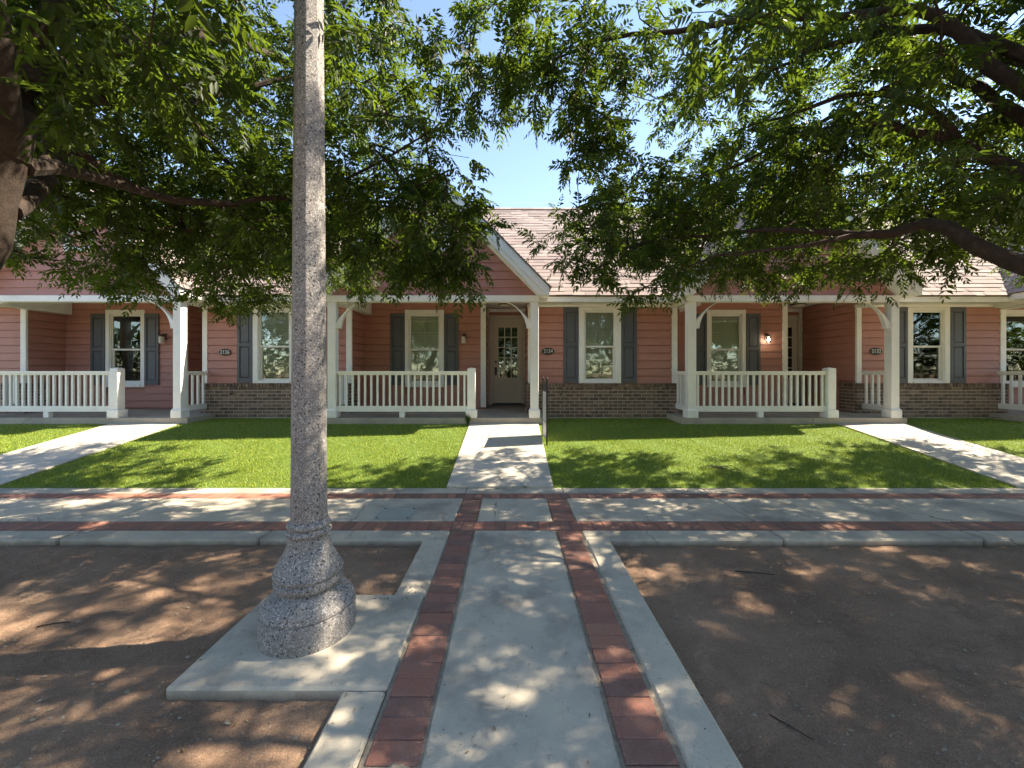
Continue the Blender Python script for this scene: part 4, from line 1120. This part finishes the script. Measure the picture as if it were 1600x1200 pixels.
tree('street_tree', LB, limbsL, envL, 2500, 'spreading leafy street tree whose trunk stands at the left edge of the photo', holes=(gapL, lambda p: p.z < 3.2 and p.x < -1.5 and p.y > 3 and random.random() < .5, lambda p: p.y > 7.1 or p.z < 1.85), seed=11)
# right tree
RB = (4.05, 2.35, -.06)
RT = Vector((3.95, 2.4, 1.7))
limbsR = [([RB, (4.0, 2.36, .7), (3.97, 2.38, 1.3), RT, (4.02, 2.42, 2.4), (3.95, 2.5, 3.1)], [.20, .17, .155, .14, .10, .07]),
          ([RT, PX(1640, 425, 2.6), PX(1590, 408, 2.7), PX(1530, 388, 2.85), PX(1480, 358, 3.0), PX(1440, 346, 3.15), PX(1390, 362, 3.3), PX(1340, 366, 3.4), PX(1270, 362, 3.6), PX(1190, 360, 3.8), PX(1110, 368, 4.0), PX(1030, 375, 4.2), PX(950, 395, 4.3)], [.09, .062, .056, .052, .05, .046, .04, .034, .028, .022, .017, .012, .006]),
          ([PX(1340, 366, 3.4), PX(1270, 382, 3.4), PX(1190, 392, 3.5), PX(1120, 400, 3.6), PX(1060, 425, 3.7)], [.022, .018, .014, .010, .005]),
          ([(3.7, 2.45, 2.6), PX(1600, 270, 2.9), PX(1560, 252, 3.0), PX(1500, 226, 3.15), PX(1430, 204, 3.3), PX(1340, 196, 3.5), PX(1240, 215, 3.8), PX(1150, 260, 4.1), PX(1050, 290, 4.4)], [.07, .055, .048, .04, .034, .028, .02, .013, .006]),
          ([PX(1500, 226, 3.15), PX(1450, 170, 3.2), PX(1390, 150, 3.3), PX(1310, 152, 3.4), PX(1230, 180, 3.6), PX(1160, 200, 3.8)], [.034, .028, .024, .02, .013, .006]),
          ([(3.97, 2.48, 2.8), PX(1580, 130, 2.8), PX(1500, 50, 2.9), PX(1430, 12, 3.0), PX(1310, 28, 3.2), PX(1180, 30, 3.4), PX(1060, 48, 3.6), PX(960, 58, 3.8), PX(900, 78, 3.9), PX(860, 98, 4.0), PX(790, 104, 4.1), PX(735, 100, 4.2)], [.055, .048, .042, .036, .03, .028, .022, .018, .014, .010, .006, .004]),
          ([PX(1610, 190, 2.9), PX(1500, 120, 3.2), PX(1420, 60, 3.6), PX(1350, -20, 4.0), PX(1250, -120, 4.6)], [.045, .038, .032, .025, .012]),
          ([PX(1310, 28, 3.2), PX(1250, 90, 3.5), PX(1180, 120, 3.8), PX(1100, 160, 4.1)], [.02, .015, .011, .005]),
          ]
limbsR += gen_limbs(Vector((3.95, 2.5, 3.05)), .05, (3.7, 2.9), (2.8, 3.6), 7, 3.2, 5.6, 9)
def gapR(p):
    lo = .20 + .02 * p.y
    if p.y < 3.5 and p.z < EYE + .42 * p.y and p.x > 1.0: return True
    if p.z > EYE + .62 * p.y: return p.z < EYE + .60 * p.y   # top: crown arches over the gap
    return p.x < lo * .9 and p.z < EYE + .60 * p.y
envR = [((3.6, 3.1, 4.25), (3.0, 3.7, 2.1), 1.0), ((1.35, 4.1, 2.75), (1.15, 1.1, .62), 1.7), ((.2, 3.95, 4.5), (1.25, .9, .62), 3.4), ((.95, 4.3, 3.3), (.75, .9, .9), 1.1), ((3.8, 5.0, 3.35), (2.5, 1.8, .9), 2.6), ((1.5, 5.4, 3.6), (.95, 1.0, .6), 1.2)]
rt = tree('street_tree', RB, limbsR, envR, 1900, 'spreading leafy street tree whose limbs reach in from the right edge of the photo', holes=(gapR, lambda p: p.z < 3.2 and p.x > 2.0 and p.y > 3 and random.random() < .3, lambda p: p.y > 7.1 or p.z < 2.0 or (p.x > 2.0 and p.z < EYE + .17 * p.y)), seed=23)
# next tree of the row, beyond the right edge: it shades the right lawn and dirt
kids[rt.name] = list(rt.children)
for c in rt.children: kids[c.name] = []
t3 = copy_tree(rt); t3.location = (10.2, 2.6, -.06); t3.rotation_euler = (0, 0, 0.35); t3.scale = (1.08,) * 3
for k, (x_, y_, sc, an) in enumerate(((-12, -15, 1.6, 1), (1, -17, 1.7, 3.3), (13, -15, 1.6, 4.4), (22, -12, 1.7, 2.2), (31, -15, 1.9, 5.2))):  # unseen trees added behind the camera so the panes reflect foliage
    t_ = copy_tree(rt); t_.location = (x_, y_, -.1); t_.rotation_euler = (0, 0, an); t_.scale = (sc,) * 3
    t_['label'] = 'unseen tree added behind the camera, ' + ('first', 'second', 'third', 'fourth', 'fifth')[k] + ' from the left of five put in for the window reflections'; t_['group'] = 'trees added for reflections'
t3['label'] = 'street tree standing out of view to the right, shading the right lawn'
# hedge and lawn, unseen, added behind the camera so the windows reflect greenery
o = link('reflected_lawn', MB().add([(-60, -60, -.06), (60, -60, -.06), (60, -7, -.06), (-60, -7, -.06)], [(0, 1, 2, 3)]).mesh('reflected_lawn', 'turf_base')); o['kind'] = 'structure'
O_ = np.stack([rng.uniform(-32, 44, 9000), rng.uniform(-11.2, -9.8, 9000), rng.uniform(.1, 1, 9000) ** .8 * 4.6], 1)
V, F = make_leaves(O_, rng.normal(0, 1, (9000, 3)), False)
c_ = np.repeat(O_, 44, 0); V = c_ + (V - c_) * 3.2
hd = link('hedge', npmesh('hedge', V, F, 'leaf')); thing(hd, 'tall leafy hedge added unseen behind the camera for the window reflections', 'hedge')
S.render.resolution_x = 1024; S.render.resolution_y = 768
